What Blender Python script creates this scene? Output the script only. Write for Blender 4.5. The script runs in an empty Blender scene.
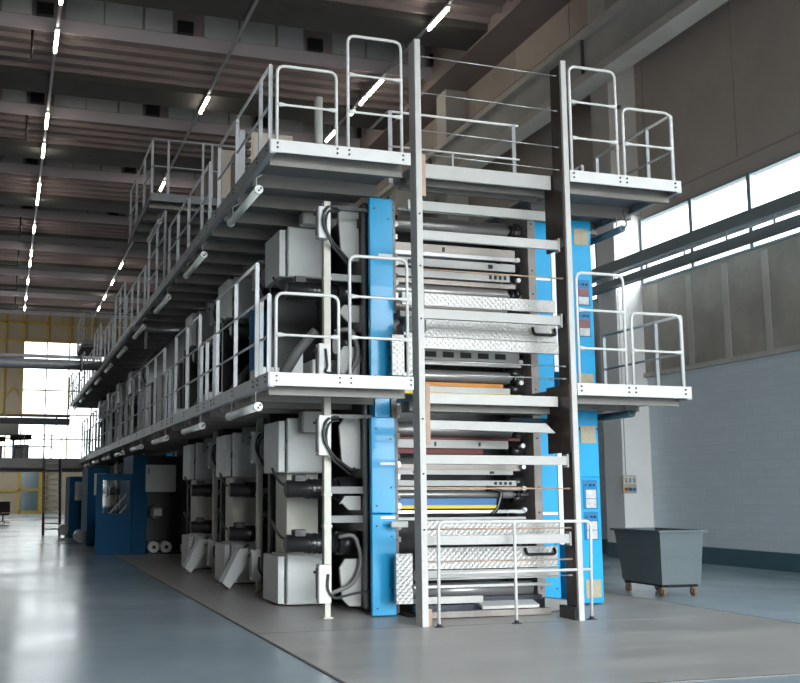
import bpy, bmesh, math, random
from mathutils import Vector, Matrix
random.seed(7)
S = bpy.context.scene
COL = S.collection
PI = math.pi
NTH = ['first', 'second', 'third', 'fourth', 'fifth', 'sixth', 'seventh', 'eighth', 'ninth', 'tenth',
       'eleventh', 'twelfth', 'thirteenth', 'fourteenth', 'fifteenth', 'sixteenth']

# ---------------------------------------------------------------- materials
def mat(name, col, rough=0.5, metal=0.0, vary=0.0, scale=6.0, bump=0.0, bscale=40.0, spec=0.5, emit=None, estr=0.0, coat=0.0):
    m = bpy.data.materials.new(name); m.use_nodes = True
    nt = m.node_tree; b = nt.nodes['Principled BSDF']
    b.inputs['Base Color'].default_value = (*col, 1)
    b.inputs['Roughness'].default_value = rough
    b.inputs['Metallic'].default_value = metal
    b.inputs['Specular IOR Level'].default_value = spec
    b.inputs['Coat Weight'].default_value = coat
    tc = nt.nodes.new('ShaderNodeTexCoord')
    if vary > 0:
        n = nt.nodes.new('ShaderNodeTexNoise'); n.inputs['Scale'].default_value = scale
        n.inputs['Detail'].default_value = 6; n.inputs['Roughness'].default_value = 0.65
        nt.links.new(tc.outputs['Object'], n.inputs['Vector'])
        mr = nt.nodes.new('ShaderNodeMapRange')
        mr.inputs['From Min'].default_value = 0.3; mr.inputs['From Max'].default_value = 0.7
        mr.inputs['To Min'].default_value = 1 - vary; mr.inputs['To Max'].default_value = 1 + vary
        nt.links.new(n.outputs['Fac'], mr.inputs['Value'])
        mx = nt.nodes.new('ShaderNodeVectorMath'); mx.operation = 'SCALE'
        mx.inputs[0].default_value = col
        nt.links.new(mr.outputs['Result'], mx.inputs['Scale'])
        nt.links.new(mx.outputs['Vector'], b.inputs['Base Color'])
    if bump > 0:
        n2 = nt.nodes.new('ShaderNodeTexNoise'); n2.inputs['Scale'].default_value = bscale
        nt.links.new(tc.outputs['Object'], n2.inputs['Vector'])
        bp = nt.nodes.new('ShaderNodeBump'); bp.inputs['Strength'].default_value = bump; bp.inputs['Distance'].default_value = 0.01
        nt.links.new(n2.outputs['Fac'], bp.inputs['Height']); nt.links.new(bp.outputs['Normal'], b.inputs['Normal'])
    if emit:
        b.inputs['Emission Color'].default_value = (*emit, 1); b.inputs['Emission Strength'].default_value = estr
    return m

M = {}
M['white'] = mat('white_paint', (.68, .68, .675), .42, vary=.05, scale=3)
M['rail'] = mat('rail_paint', (.66, .66, .65), .4, vary=.04)
M['galv'] = mat('galvanised_steel', (.42, .435, .46), .45, .08, vary=.12, scale=5)
M['post'] = mat('post_grey_paint', (.53, .52, .505), .5, vary=.06, scale=2)
M['bar'] = mat('bar_grey_paint', (.47, .465, .45), .45, vary=.06, scale=3)
M['deck'] = mat('deck_steel', (.19, .20, .21), .5, .2, vary=.15, scale=2)
M['joist'] = mat('joist_steel', (.21, .20, .185), .55, .15, vary=.12, scale=2)
M['cab'] = mat('cabinet_grey', (.66, .68, .675), .45, vary=.05, scale=2)
M['cabdark'] = mat('cabinet_mid_grey', (.24, .24, .24), .5, vary=.06, scale=2)
M['shield'] = mat('shield_grey', (.42, .42, .41), .5, vary=.06, scale=2)
M['cream'] = mat('cream_paint', (.58, .57, .50), .5, vary=.08, scale=4)
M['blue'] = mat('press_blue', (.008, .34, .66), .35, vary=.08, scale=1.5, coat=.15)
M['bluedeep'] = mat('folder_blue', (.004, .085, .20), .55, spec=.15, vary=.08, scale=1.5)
M['bluedk'] = mat('control_recess_blue', (.008, .17, .38), .45)
M['brown'] = mat('brown_with_shade', (.05, .035, .03), .45, vary=.3, scale=6)  # on the right gantry post this brown holds the shade of its side
M['tan'] = mat('wood_strip_tan', (.42, .29, .21), .6, vary=.15)
M['frame'] = mat('frame_taupe', (.27, .24, .22), .55, vary=.2, scale=5)
M['roller'] = mat('roller_grey', (.29, .28, .275), .35, .5, vary=.08, scale=3)
M['rolltan'] = mat('roller_tan', (.33, .29, .26), .4, .3, vary=.08, scale=3)
M['web'] = mat('web_bar_grey', (.45, .44, .43), .45, .2, vary=.08, scale=3)
M['webwhite'] = mat('web_bar_white', (.52, .52, .51), .45, vary=.06, scale=3)
M['steel'] = mat('bright_steel', (.5, .5, .5), .3, .6, vary=.06, scale=8)
M['black'] = mat('black_paint', (.012, .012, .013), .35)
M['motor'] = mat('motor_black', (.02, .02, .022), .3, coat=.2)
M['rubber'] = mat('cable_rubber', (.05, .05, .05), .5)
M['rubberg'] = mat('hose_grey', (.17, .17, .17), .5)
M['orange'] = mat('ink_orange', (.55, .22, .02), .5)
M['yellow'] = mat('ink_yellow', (.70, .52, .03), .5)
M['red'] = mat('ink_dark_red', (.16, .02, .02), .5)
M['inkblue'] = mat('ink_blue', (.02, .14, .36), .4)
M['navy'] = mat('navy_belt', (.006, .012, .028), .4)
M['khaki'] = mat('filter_khaki', (.42, .37, .27), .75, vary=.1, scale=30, bump=.3, bscale=200)
M['display'] = mat('display_grey', (.55, .56, .56), .25, vary=.2, scale=12)
M['displayred'] = mat('display_brown', (.22, .10, .10), .3)
M['label'] = mat('white_strip', (.85, .86, .88), .4)
M['lampwhite'] = mat('lamp_tube_white', (.78, .83, .80), .3)
M['bolt'] = mat('bolt_dark', (.05, .05, .055), .4, .5)
M['bin'] = mat('bin_grey_green', (.115, .145, .155), .5, vary=.06, scale=3)
M['caster'] = mat('caster_brown', (.22, .12, .07), .6)
M['casterfork'] = mat('caster_fork', (.35, .27, .2), .45, .5)
M['teal'] = mat('teal_paint', (.055, .12, .145), .45, vary=.1, scale=2)
M['tray'] = mat('tray_grey_green', (.17, .21, .225), .5, vary=.12, scale=1)
M['upperwall'] = mat('upper_wall_panel', (.43, .37, .33), .75, vary=.12, scale=.35)
M['cladding'] = mat('cladding_taupe', (.37, .335, .295), .75, vary=.22, scale=.7)
M['claddingstrip'] = mat('cladding_strip', (.45, .43, .39), .7, vary=.15, scale=.8)
M['column'] = mat('column_white', (.72, .72, .72), .6, vary=.05, scale=1)
M['columnup'] = mat('column_upper_grey', (.47, .44, .42), .7, vary=.1, scale=.5)
M['concrete'] = mat('roof_concrete', (.245, .195, .19), .8, vary=.1, scale=.6)
M['girder'] = mat('girder_dark', (.055, .052, .047), .8, vary=.15, scale=.6)
M['skylight'] = mat('roof_panel_grey', (.36, .37, .365), .7, vary=.15, scale=.5)
M['crane'] = mat('crane_beam_grey', (.40, .40, .39), .6, vary=.15, scale=.6)
M['craneflange'] = mat('crane_flange', (.50, .48, .45), .6, vary=.15, scale=.6)
M['yelframe'] = mat('yellow_steel', (.36, .22, .03), .5)
M['beige'] = mat('beige_panel', (.29, .235, .165), .7, vary=.08, scale=.6)
M['boxbeige'] = mat('box_beige', (.50, .44, .38), .6, vary=.06)
M['pipe'] = mat('pipe_grey', (.30, .31, .33), .45, .2, vary=.1)
M['paper'] = mat('paper_white', (.80, .78, .74), .7)
M['tube_lit'] = mat('tube_lit', (.9, .9, .85), .4, emit=(1.0, .93, .78), estr=26)

def brick_wall_mat():
    m = mat('painted_blockwork', (.36, .41, .44), .55)
    nt = m.node_tree; b = nt.nodes['Principled BSDF']
    tc = nt.nodes.new('ShaderNodeTexCoord'); mp = nt.nodes.new('ShaderNodeMapping')
    mp.inputs['Rotation'].default_value = (0, 0, 0)
    sx = nt.nodes.new('ShaderNodeSeparateXYZ'); cx = nt.nodes.new('ShaderNodeCombineXYZ')
    nt.links.new(tc.outputs['Object'], sx.inputs[0])
    nt.links.new(sx.outputs['Y'], cx.inputs['X']); nt.links.new(sx.outputs['Z'], cx.inputs['Y'])
    br = nt.nodes.new('ShaderNodeTexBrick')
    br.inputs['Scale'].default_value = 1.0; br.inputs['Brick Width'].default_value = .5; br.inputs['Row Height'].default_value = .2
    br.inputs['Mortar Size'].default_value = .008
    br.inputs['Color1'].default_value = (.62, .69, .73, 1); br.inputs['Color2'].default_value = (.585, .655, .70, 1)
    br.inputs['Mortar'].default_value = (.53, .60, .64, 1)
    nt.links.new(cx.outputs[0], br.inputs['Vector'])
    nt.links.new(br.outputs['Color'], b.inputs['Base Color'])
    bp = nt.nodes.new('ShaderNodeBump'); bp.inputs['Strength'].default_value = .35; bp.inputs['Distance'].default_value = .01; bp.invert = True
    nt.links.new(br.outputs['Fac'], bp.inputs['Height']); nt.links.new(bp.outputs['Normal'], b.inputs['Normal'])
    return m
M['block'] = brick_wall_mat()

def tread_mat():
    m = mat('tread_plate', (.47, .46, .445), .38, .35)
    nt = m.node_tree; b = nt.nodes['Principled BSDF']
    tc = nt.nodes.new('ShaderNodeTexCoord')
    hs = []
    for ang in (45, -45):
        mp = nt.nodes.new('ShaderNodeMapping'); mp.inputs['Rotation'].default_value = (0, math.radians(ang), 0)
        nt.links.new(tc.outputs['Object'], mp.inputs['Vector'])
        w = nt.nodes.new('ShaderNodeTexWave'); w.bands_direction = 'X'; w.inputs['Scale'].default_value = 5.5
        nt.links.new(mp.outputs['Vector'], w.inputs['Vector']); hs.append(w)
    mu = nt.nodes.new('ShaderNodeMath'); mu.operation = 'MULTIPLY'
    nt.links.new(hs[0].outputs['Fac'], mu.inputs[0]); nt.links.new(hs[1].outputs['Fac'], mu.inputs[1])
    bp = nt.nodes.new('ShaderNodeBump'); bp.inputs['Strength'].default_value = .5; bp.inputs['Distance'].default_value = .009
    nt.links.new(mu.outputs[0], bp.inputs['Height']); nt.links.new(bp.outputs['Normal'], b.inputs['Normal'])
    return m
M['tread'] = tread_mat()

def floor_mat(name, col, r0, r1, vary, spec=.5, scale=.35, stretch=(1, 1, 1)):
    m = mat(name, col, r0, spec=spec)
    nt = m.node_tree; b = nt.nodes['Principled BSDF']
    tc = nt.nodes.new('ShaderNodeTexCoord'); mp = nt.nodes.new('ShaderNodeMapping')
    mp.inputs['Scale'].default_value = stretch
    nt.links.new(tc.outputs['Object'], mp.inputs['Vector'])
    n = nt.nodes.new('ShaderNodeTexNoise'); n.inputs['Scale'].default_value = scale; n.inputs['Detail'].default_value = 8
    n.inputs['Roughness'].default_value = .6
    nt.links.new(mp.outputs['Vector'], n.inputs['Vector'])
    mr = nt.nodes.new('ShaderNodeMapRange'); mr.inputs['From Min'].default_value = .3; mr.inputs['From Max'].default_value = .7
    mr.inputs['To Min'].default_value = 1 - vary; mr.inputs['To Max'].default_value = 1 + vary
    nt.links.new(n.outputs['Fac'], mr.inputs['Value'])
    v = nt.nodes.new('ShaderNodeVectorMath'); v.operation = 'SCALE'; v.inputs[0].default_value = col
    nt.links.new(mr.outputs['Result'], v.inputs['Scale']); nt.links.new(v.outputs['Vector'], b.inputs['Base Color'])
    r = nt.nodes.new('ShaderNodeMapRange'); r.inputs['From Min'].default_value = .3; r.inputs['From Max'].default_value = .7
    r.inputs['To Min'].default_value = r0; r.inputs['To Max'].default_value = r1
    nt.links.new(n.outputs['Fac'], r.inputs['Value']); nt.links.new(r.outputs['Result'], b.inputs['Roughness'])
    n2 = nt.nodes.new('ShaderNodeTexNoise'); n2.inputs['Scale'].default_value = 1.1; n2.inputs['Detail'].default_value = 3
    nt.links.new(mp.outputs['Vector'], n2.inputs['Vector'])
    bp = nt.nodes.new('ShaderNodeBump'); bp.inputs['Strength'].default_value = .12; bp.inputs['Distance'].default_value = .02
    nt.links.new(n2.outputs['Fac'], bp.inputs['Height']); nt.links.new(bp.outputs['Normal'], b.inputs['Normal'])
    return m
M['epoxy'] = floor_mat('blue_grey_epoxy', (.40, .49, .56), .13, .26, .10)
M['slab'] = floor_mat('press_bed_concrete', (.46, .445, .43), .28, .48, .22, scale=.8, stretch=(.6, 1.3, 1))

def glass_mat():
    m = bpy.data.materials.new('window_glass'); m.use_nodes = True
    nt = m.node_tree; nt.nodes.clear()
    out = nt.nodes.new('ShaderNodeOutputMaterial'); mix = nt.nodes.new('ShaderNodeMixShader')
    t = nt.nodes.new('ShaderNodeBsdfTransparent'); t.inputs[0].default_value = (.96, .98, .98, 1)
    g = nt.nodes.new('ShaderNodeBsdfGlossy'); g.inputs['Roughness'].default_value = .05
    mix.inputs[0].default_value = .05
    nt.links.new(t.outputs[0], mix.inputs[1]); nt.links.new(g.outputs[0], mix.inputs[2])
    nt.links.new(mix.outputs[0], out.inputs[0])
    return m
M['glass'] = glass_mat()

# ---------------------------------------------------------------- mesh helpers
ORIGIN = {}
class MB:
    """collects boxes, tubes and prisms in world coordinates; build() links them as one mesh object"""
    def __init__(s): s.v = []; s.f = []; s.sm = []; s.bevel = 0
    def add(s, vs, fs, smooth=False):
        o = len(s.v); s.v += [tuple(v) for v in vs]
        for f in fs: s.f.append(tuple(i + o for i in f)); s.sm.append(smooth)
        return s
    def box(s, x0, x1, y0, y1, z0, z1):
        vs = [(x, y, z) for z in (z0, z1) for y in (y0, y1) for x in (x0, x1)]
        return s.add(vs, [(0, 2, 3, 1), (4, 5, 7, 6), (0, 1, 5, 4), (2, 6, 7, 3), (0, 4, 6, 2), (1, 3, 7, 5)])
    def prism(s, poly, axis, a, b):
        n = len(poly)
        def P(p, t):
            return (t, p[0], p[1]) if axis == 'x' else ((p[0], t, p[1]) if axis == 'y' else (p[0], p[1], t))
        vs = [P(p, a) for p in poly] + [P(p, b) for p in poly]
        fs = [tuple(range(n)), tuple(range(2 * n - 1, n - 1, -1))]
        fs += [(i, i + n, (i + 1) % n + n, (i + 1) % n) for i in range(n)]
        return s.add(vs, fs)
    def tube(s, pts, r, n=8, caps=True):
        pts = [Vector(p) for p in pts]; rings = []
        rr = r if isinstance(r, (list, tuple)) else [r] * len(pts)
        t0 = (pts[1] - pts[0]).normalized()
        up = Vector((0, 0, 1)) if abs(t0.z) < .9 else Vector((1, 0, 0))
        u = t0.cross(up).normalized()
        for i, p in enumerate(pts):
            if i == 0: t = t0
            elif i == len(pts) - 1: t = (pts[i] - pts[i - 1]).normalized()
            else:
                t = ((pts[i + 1] - pts[i]).normalized() + (pts[i] - pts[i - 1]).normalized())
                t = t.normalized() if t.length > 1e-6 else (pts[i + 1] - pts[i]).normalized()
            u = (u - t * u.dot(t))
            u = u.normalized() if u.length > 1e-6 else t.orthogonal().normalized()
            w = t.cross(u)
            rings.append([p + (u * math.cos(2 * PI * k / n) + w * math.sin(2 * PI * k / n)) * rr[i] for k in range(n)])
        vs = [v for ring in rings for v in ring]; fs = []
        for i in range(len(pts) - 1):
            for k in range(n):
                fs.append((i * n + k, i * n + (k + 1) % n, (i + 1) * n + (k + 1) % n, (i + 1) * n + k))
        s.add(vs, fs, True)
        if caps:
            b = len(s.v) - len(vs)
            s.f.append(tuple(b + k for k in range(n - 1, -1, -1))); s.sm.append(False)
            s.f.append(tuple(b + (len(pts) - 1) * n + k for k in range(n))); s.sm.append(False)
        return s
    def cyl(s, p0, p1, r, n=16): return s.tube([p0, p1], r, n)
    def build(s, name, m, parent=None, extra=None):
        n0 = len(s.f)
        if extra: s.add(extra[0].v, extra[0].f); s.sm[n0:] = extra[0].sm
        me = bpy.data.meshes.new(name)
        org = ORIGIN.get(top(parent).name, Vector((0, 0, 0))) if parent else Vector((0, 0, 0))
        me.from_pydata([tuple(Vector(v) - org) for v in s.v], [], s.f)
        me.materials.append(m if not isinstance(m, str) else M[m])
        if extra:
            me.materials.append(M[extra[1]])
            for p in me.polygons: p.material_index = 1 if p.index >= n0 else 0
        for p, sm in zip(me.polygons, s.sm): p.use_smooth = sm
        bm = bmesh.new(); bm.from_mesh(me)
        bmesh.ops.recalc_face_normals(bm, faces=bm.faces)
        if s.bevel:
            es = [e for e in bm.edges if not any(f.smooth for f in e.link_faces) and len(e.link_faces) == 2 and not any(f.material_index for f in e.link_faces) and e.calc_face_angle(0) > .6]
            bmesh.ops.bevel(bm, geom=es, offset=s.bevel, segments=2, affect='EDGES', profile=.5)
        bm.to_mesh(me); bm.free()
        o = bpy.data.objects.new(name, me); COL.objects.link(o)
        if parent: o.parent = parent
        return o

def top(o):
    while o.parent: o = o.parent
    return o
def bx(*a, bevel=0):
    m = MB(); m.box(*a); m.bevel = bevel; return m
def tag(o, label=None, cat=None, group=None, kind=None):
    if label: o['label'] = label
    if cat: o['category'] = cat
    if group: o['group'] = group
    if kind: o['kind'] = kind
    return o
def thing(name, label, cat, loc, group=None):
    o = bpy.data.objects.new(name, None); COL.objects.link(o)
    o.location = loc; o.empty_display_size = .2
    ORIGIN[o.name] = Vector(loc)
    return tag(o, label, cat, group)
def struct(name, mb, m, parent=None):
    o = mb.build(name, m, parent)
    if parent is None: o['kind'] = 'structure'
    return o
KIDS = {}
def copy_tree(o, delta, label=None, keep=None, parent=None):
    kids = [c for c in bpy.data.objects if c.parent == o] if parent is None and o.name not in KIDS else KIDS.get(o.name)
    if kids is None: kids = [c for c in bpy.data.objects if c.parent == o]
    KIDS[o.name] = kids
    c = o.copy(); COL.objects.link(c)
    if parent is None:
        c.location = Vector(o.location) + Vector(delta)
        if label: c['label'] = label
    else: c.parent = parent
    for k in kids:
        if keep is None or parent is not None or keep(k): copy_tree(k, delta, None, keep, c)
    return c
def arc_path(pts, r, n=5):
    """polyline with rounded corners"""
    pts = [Vector(p) for p in pts]; out = [pts[0]]
    for i in range(1, len(pts) - 1):
        a, b, c = pts[i - 1], pts[i], pts[i + 1]
        d0 = (a - b).normalized(); d1 = (c - b).normalized()
        rr = min(r, (a - b).length * .5, (c - b).length * .5)
        p0, p2 = b + d0 * rr, b + d1 * rr
        for k in range(n + 1):
            t = k / n; out.append(p0 * (1 - t) ** 2 + b * 2 * t * (1 - t) + p2 * t * t)
    out.append(pts[-1]); return out
def sag(p0, p1, drop, n=10):
    p0, p1 = Vector(p0), Vector(p1)
    return [p0.lerp(p1, k / n) + Vector((0, 0, -drop * 4 * (k / n) * (1 - k / n))) for k in range(n + 1)]

# ---------------------------------------------------------------- the setting
XW = 16.15; YF = 90.0; YB = -9.0; XL = -13.0; ZC = 18.2
f = struct('floor', bx(XL, XW + .3, YB - .3, YF + .3, -.3, 0), 'epoxy')
sl = MB(); sl.box(2.94, 9.8, 7.95, 52, -.02, .006)
slab = struct('floor_press_bed', sl, 'slab')
jm = MB()
jm.box(2.912, 2.945, 7.95, 52, -.02, .009); jm.box(2.945, 9.8, 12.0, 12.02, 0, .0075); jm.box(9.79, 9.81, 7.95, 52, -.02, .009)
jm.box(2.945, 9.8, 7.93, 7.955, -.02, .009)
struct('floor_joint', jm, mat('joint_filler', (.16, .155, .15), .7), slab)

# right wall: blockwork below, cladding band, window strip, panels above
W0, W1 = 7.15, 8.97
wr = struct('wall_right', bx(XW, XW + .3, YB, YF, 0, 4.7), 'block')
w2 = MB(); w2.box(XW, XW + .3, YB, YF, 4.7, W0)
struct('cladding_backing', w2, 'cladding', wr)
w3 = MB(); w3.box(XW, XW + .3, YB, YF, W1, ZC)
struct('upper_panel', w3, 'upperwall', wr)
pil_y = [2.0, 12.4, 22.85, 33.3, 43.7, 54.1, 64.5, 74.9, 85.3]
w4 = MB(); w4.box(XW, XW + .3, 33.3, YF, W0, W1)
struct('closed_band', w4, 'upperwall', wr)
st = MB(); pn = MB(); yy = 1.0
while yy < 32.9:
    pn.box(XW - .05, XW, yy + .06, yy + 1.22, 4.78, W0 - .1)
    st.box(XW - .062, XW, yy - .11, yy + .09, 4.78, W0 - .1)
    yy += 1.33
struct('cladding_panel', pn, 'cladding', wr); struct('cladding_strip', st, 'claddingstrip', wr)
struct('ledge', bx(XW - .12, XW, 1.0, 33, 4.68, 4.79), 'claddingstrip', wr)
sm_ = MB()
for z in (9.36, 15.5): sm_.box(XW - .012, XW, YB, YF, z, z + .035)
for y in [YB + 3.5 * k for k in range(28)]: sm_.box(XW - .008, XW, y, y + .02, W1 + .5, ZC)
struct('panel_seam', sm_, mat('seam_dark', (.30, .26, .23), .8), wr)
struct('baseboard_right', bx(XW - .03, XW, YB, YF, 0, .39), 'teal')
# window strip with frames and panes, one window per bay
for i, (a, b) in enumerate([(2.9, 12.4), (13.25, 22.85), (23.7, 33.3)]):
    fr = MB(); t = .06
    fr.box(XW - .04, XW + .12, a, b, W0, W0 + t); fr.box(XW - .04, XW + .12, a, b, W1 - t, W1)
    n = 5; stp = 2.08; ys = [b - .03 - stp * k for k in range(n) if b - stp * k > a] + [a + .03]
    for y in ys: fr.box(XW - .05, XW + .12, y - .06, y + .06, W0, W1)
    w = struct('window_%d' % (i + 1), fr, mat('window_frame_teal%d' % i, (.20, .27, .31), .5))
    for y0, y1 in zip(ys[1:], ys[:-1]): bx(XW + .03, XW + .045, y0 + .05, y1 - .05, W0 + t, W1 - t).build('pane', 'glass', w)
pr = struct('wall_right_pier', bx(XW, XW + .3, YB, 2.9, W0, W1), 'upperwall')
for i, y in enumerate(pil_y):
    c = struct('column', bx(XW - .85, XW + .02, y, y + .85, 0, W1 + .1, bevel=.02), 'column')
    struct('column_head', bx(XW - .85, XW + .02, y, y + .85, W1 + .1, 17.3, bevel=.02), 'columnup', c)
    struct('column_base_band', bx(XW - .865, XW - .0, y - .015, y + .865, 0, .39), 'teal', c)
# crane rail beam on the columns
cb = MB(); cb.box(14.85, 15.2, YB, YF, 12.95, 14.05); cb.bevel = .0
beam = struct('beam_crane', cb, 'crane')
fl = MB(); fl.box(14.65, 15.3, YB, YF, 12.72, 12.95); fl.box(14.7, 15.3, YB, YF, 14.05, 14.25)
struct('beam_flange', fl, 'craneflange', beam)
gs = MB()
for y in [y + .4 for y in pil_y]: gs.box(14.78, 14.86, y - .03, y + .03, 12.95, 14.05)
struct('beam_stiffener', gs, 'girder', beam)
struct('beam_wall_head', bx(14.7, XW, YB, YF, 16.68, ZC + .6), 'concrete')
# ceiling: flat ribbed bays, deep girders, raised grey panels with dark vents
ceil = struct('ceiling', bx(XL, XW + .3, YB, YF, ZC + .6, ZC + .8), 'skylight')
rib = MB(); gir = MB(); vent = MB(); lite = MB(); edge = MB()
k = -5
while True:
    y0 = 33.2 + 8 * k
    k += 1
    if y0 > YF: break
    if y0 + 8 < YB: continue
    a = max(y0, YB); b = min(y0 + 3.4, YF)
    if b > a:
        rib.box(XL, XW, a, b, 17.12, 17.4)
        for q in range(5):
            ya = y0 + q * .8
            if YB < ya and ya + .2 < YF: rib.box(XL, XW, ya, ya + .12, 16.95, 17.13)
        if y0 - .1 > YB:
            rib.box(XL, XW, y0, y0 + .1, 17.4, ZC + .6)
            for x in [XL + 4.7 * j + .3 for j in range(6)]:
                for dx in (0, 1.3): lite.box(x + dx, x + dx + 1.25, y0 - .06, y0, 17.42, 18.3)
                lite.box(x + 2.65, x + 3.6, y0 - .06, y0, 17.42, 18.3)
                vent.box(x + 3.75, x + 4.3, y0 - .2, y0, 17.42, 17.85)
            edge.box(XL, 14.7, y0 - .03, y0, 16.93, 17.41)
    a, b = max(y0 + 3.4, YB), min(y0 + 5.0, YF)
    if b > a: gir.box(XL, XW, a, b, 16.75, ZC + .6)
struct('ceiling_front_edge', edge, mat('roof_edge_tube_light', (.42, .365, .39), .6), ceil)  # light of the tubes on this edge is put into its pale pink
struct('ceiling_rib', rib, 'concrete', ceil); struct('ceiling_girder', gir, 'girder', ceil)
struct('ceiling_grey_panel', lite, 'skylight', ceil); struct('ceiling_vent_box', vent, 'black', ceil)
# left wall, far wall and rear wall
LY0, LY1, LZ0, LZ1 = 54.0, 87.0, 6.5, 13.0
lw = MB(); lw.box(XL - .3, XL, YB, LY0, 0, ZC + .6); lw.box(XL - .3, XL, LY1, YF, 0, ZC + .6); lw.box(XL - .3, XL, LY0, LY1, 0, LZ0); lw.box(XL - .3, XL, LY0, LY1, LZ1, ZC + .6)
wl = struct('wall_left', lw, 'upperwall')
lf = MB()
for k in range(12): y = LY0 + 3 * k; lf.box(XL - .2, XL - .05, y - .05, y + .05, LZ0, LZ1)
for z in (LZ0, 8.7, 10.9, LZ1): lf.box(XL - .2, XL - .05, LY0, LY1, z - .05, z + .05)
w = struct('window_6', lf, 'teal'); bx(XL - .14, XL - .12, LY0, LY1, LZ0, LZ1).build('pane', 'glass', w)
wb = MB()  # far wall, window opening x 1.25..9, z 4.2..14.75 and x -8..1.25, z 4.2..8.4
wb.box(XL, XW, YF, YF + .3, 14.75, ZC + .6); wb.box(XL, -8, YF, YF + .3, 0, 14.75); wb.box(9, XW, YF, YF + .3, 0, 14.75)
wb.box(-8, 1.25, YF, YF + .3, 8.4, 14.75); wb.box(-8, 9, YF, YF + .3, 0, 4.2)
far = struct('wall_far', wb, 'beige')
yf = MB()
for z in (14.75, 16.3): yf.box(XL, XW, YF - .15, YF, z - .09, z + .09)
for x in (-4.2, -.3, 1.25, 3.2, 5.1, 7.1, 9): yf.box(x - .09, x + .09, YF - .15, YF, 14.75, ZC)
for x in (-.3, 1.2): yf.box(x - .07, x + .07, YF - .12, YF, 8.4, 14.75)
yf.box(-8, 1.25, YF - .12, YF, 8.3, 8.5)
for z in (9.9, 12.2): yf.add([(-.3, YF - .1, z), (.5, YF - .1, z + .9), (1.2, YF - .1, z), (-.3, YF - .06, z), (.5, YF - .06, z + .9), (1.2, YF - .06, z),
                              (-.3, YF - .1, z - .18), (.5, YF - .1, z + .72), (1.2, YF - .1, z - .18)], [(0, 1, 7, 6), (1, 2, 8, 7)])
struct('wall_far_frame', yf, 'yelframe', far)
fw = MB()
for x in (1.25, 3.2, 5.1, 7.1, 8.95): fw.box(x - .05, x + .05, YF, YF + .15, 4.2, 14.75)
for x in (-6, -4, -2, 0): fw.box(x - .05, x + .05, YF, YF + .15, 4.2, 8.4)
for z in (6.3, 8.4, 10.5): fw.box(-8 if z < 8.5 else 1.25, 9, YF, YF + .15, z - .05, z + .05)
w = struct('window_4', fw, 'yelframe')
bx(1.3, 8.9, YF + .05, YF + .07, 8.45, 14.7).build('pane', 'glass', w); bx(-7.95, 8.9, YF + .05, YF + .07, 4.25, 8.35).build('pane', 'glass', w)
dr = MB()
for x in (1.28, 3.0): dr.box(x - .12, x + .12, YF - .2, YF, 0, 4.1)
for z in (.12, 2.0, 3.98): dr.box(1.28, 3.0, YF - .2, YF, z - .1, z + .1)
dr.box(-4, 1.28, YF - .2, YF, 1.8, 1.98)
d = struct('door_1', dr, 'yelframe')
bx(1.4, 2.9, YF - .12, YF - .08, .2, 3.9).build('door_panel', mat('door_dark_glass', (.06, .10, .11), .12), d)
struct('wall_far_post', bx(3.1, 3.5, YF - .25, YF, 0, 4.2), 'yelframe', far)
# rear wall behind the viewer, with the tall windows that light the press front
RX0, RX1, RZ0, RZ1 = .5, 15.5, .6, 9.5
rw = MB(); rw.box(XL, RX0, YB - .3, YB, 0, ZC + .6); rw.box(RX1, XW + .3, YB - .3, YB, 0, ZC + .6)
rw.box(RX0, RX1, YB - .3, YB, 0, RZ0); rw.box(RX0, RX1, YB - .3, YB, RZ1, ZC + .6)
struct('wall_rear', rw, 'upperwall')
rf = MB()
for k in range(11):
    x = RX0 + (RX1 - RX0) * k / 10; rf.box(x - .05, x + .05, YB - .2, YB - .05, RZ0, RZ1)
for k in range(4):
    z = RZ0 + (RZ1 - RZ0) * k / 3; rf.box(RX0, RX1, YB - .2, YB - .05, z - .05, z + .05)
w = struct('window_5', rf, 'teal')
bx(RX0, RX1, YB - .13, YB - .115, RZ0, RZ1).build('pane', 'glass', w)

# ---------------------------------------------------------------- rails and walkways
def bolts(mb, x, y, z, axis):
    for dz in (.035, .095):
        if axis == 'y': mb.cyl((x, y + .004, z + dz), (x, y - .012, z + dz), .014, 8)
        else: mb.cyl((x + .004, y, z + dz), (x - .012, y, z + dz), .014, 8)
def hoop(root, x0, x1, y, zb, zt, mids):
    """rounded safety hoop across the end of a walkway (runs along x)"""
    r = MB(); r.tube(arc_path([(x0, y, zb), (x0, y, zt), (x1, y, zt), (x1, y, zb)], .11), .021, 10)
    p = r.build('railing', 'rail', root)
    for z in mids:
        mm = MB(); mm.tube([(x0, y, z), (x0 + .05, y, z), (x0 + .13, y, z), (x1 - .13, y, z), (x1 - .05, y, z), (x1, y, z)], [.03, .03, .017, .017, .03, .03], 8)
        mm.build('mid_rail', 'rail', p)
    return p
def side_rail(root, x, ys, zb, zt, mids, tall=False):
    pm = MB(); pm.tube([(x, ys[0], zt), (x, ys[-1], zt)], .021, 8)
    p = pm.build('railing', 'rail', root)
    for y in ys: bx(x - .027, x + .027, y - .016, y + .016, zb, zt).build('post', 'galv', p)
    for z in mids:
        mm = MB(); mm.cyl((x, ys[0], z), (x, ys[-1], z), .017, 8); mm.build('mid_rail', 'galv', p)
    return p

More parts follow.
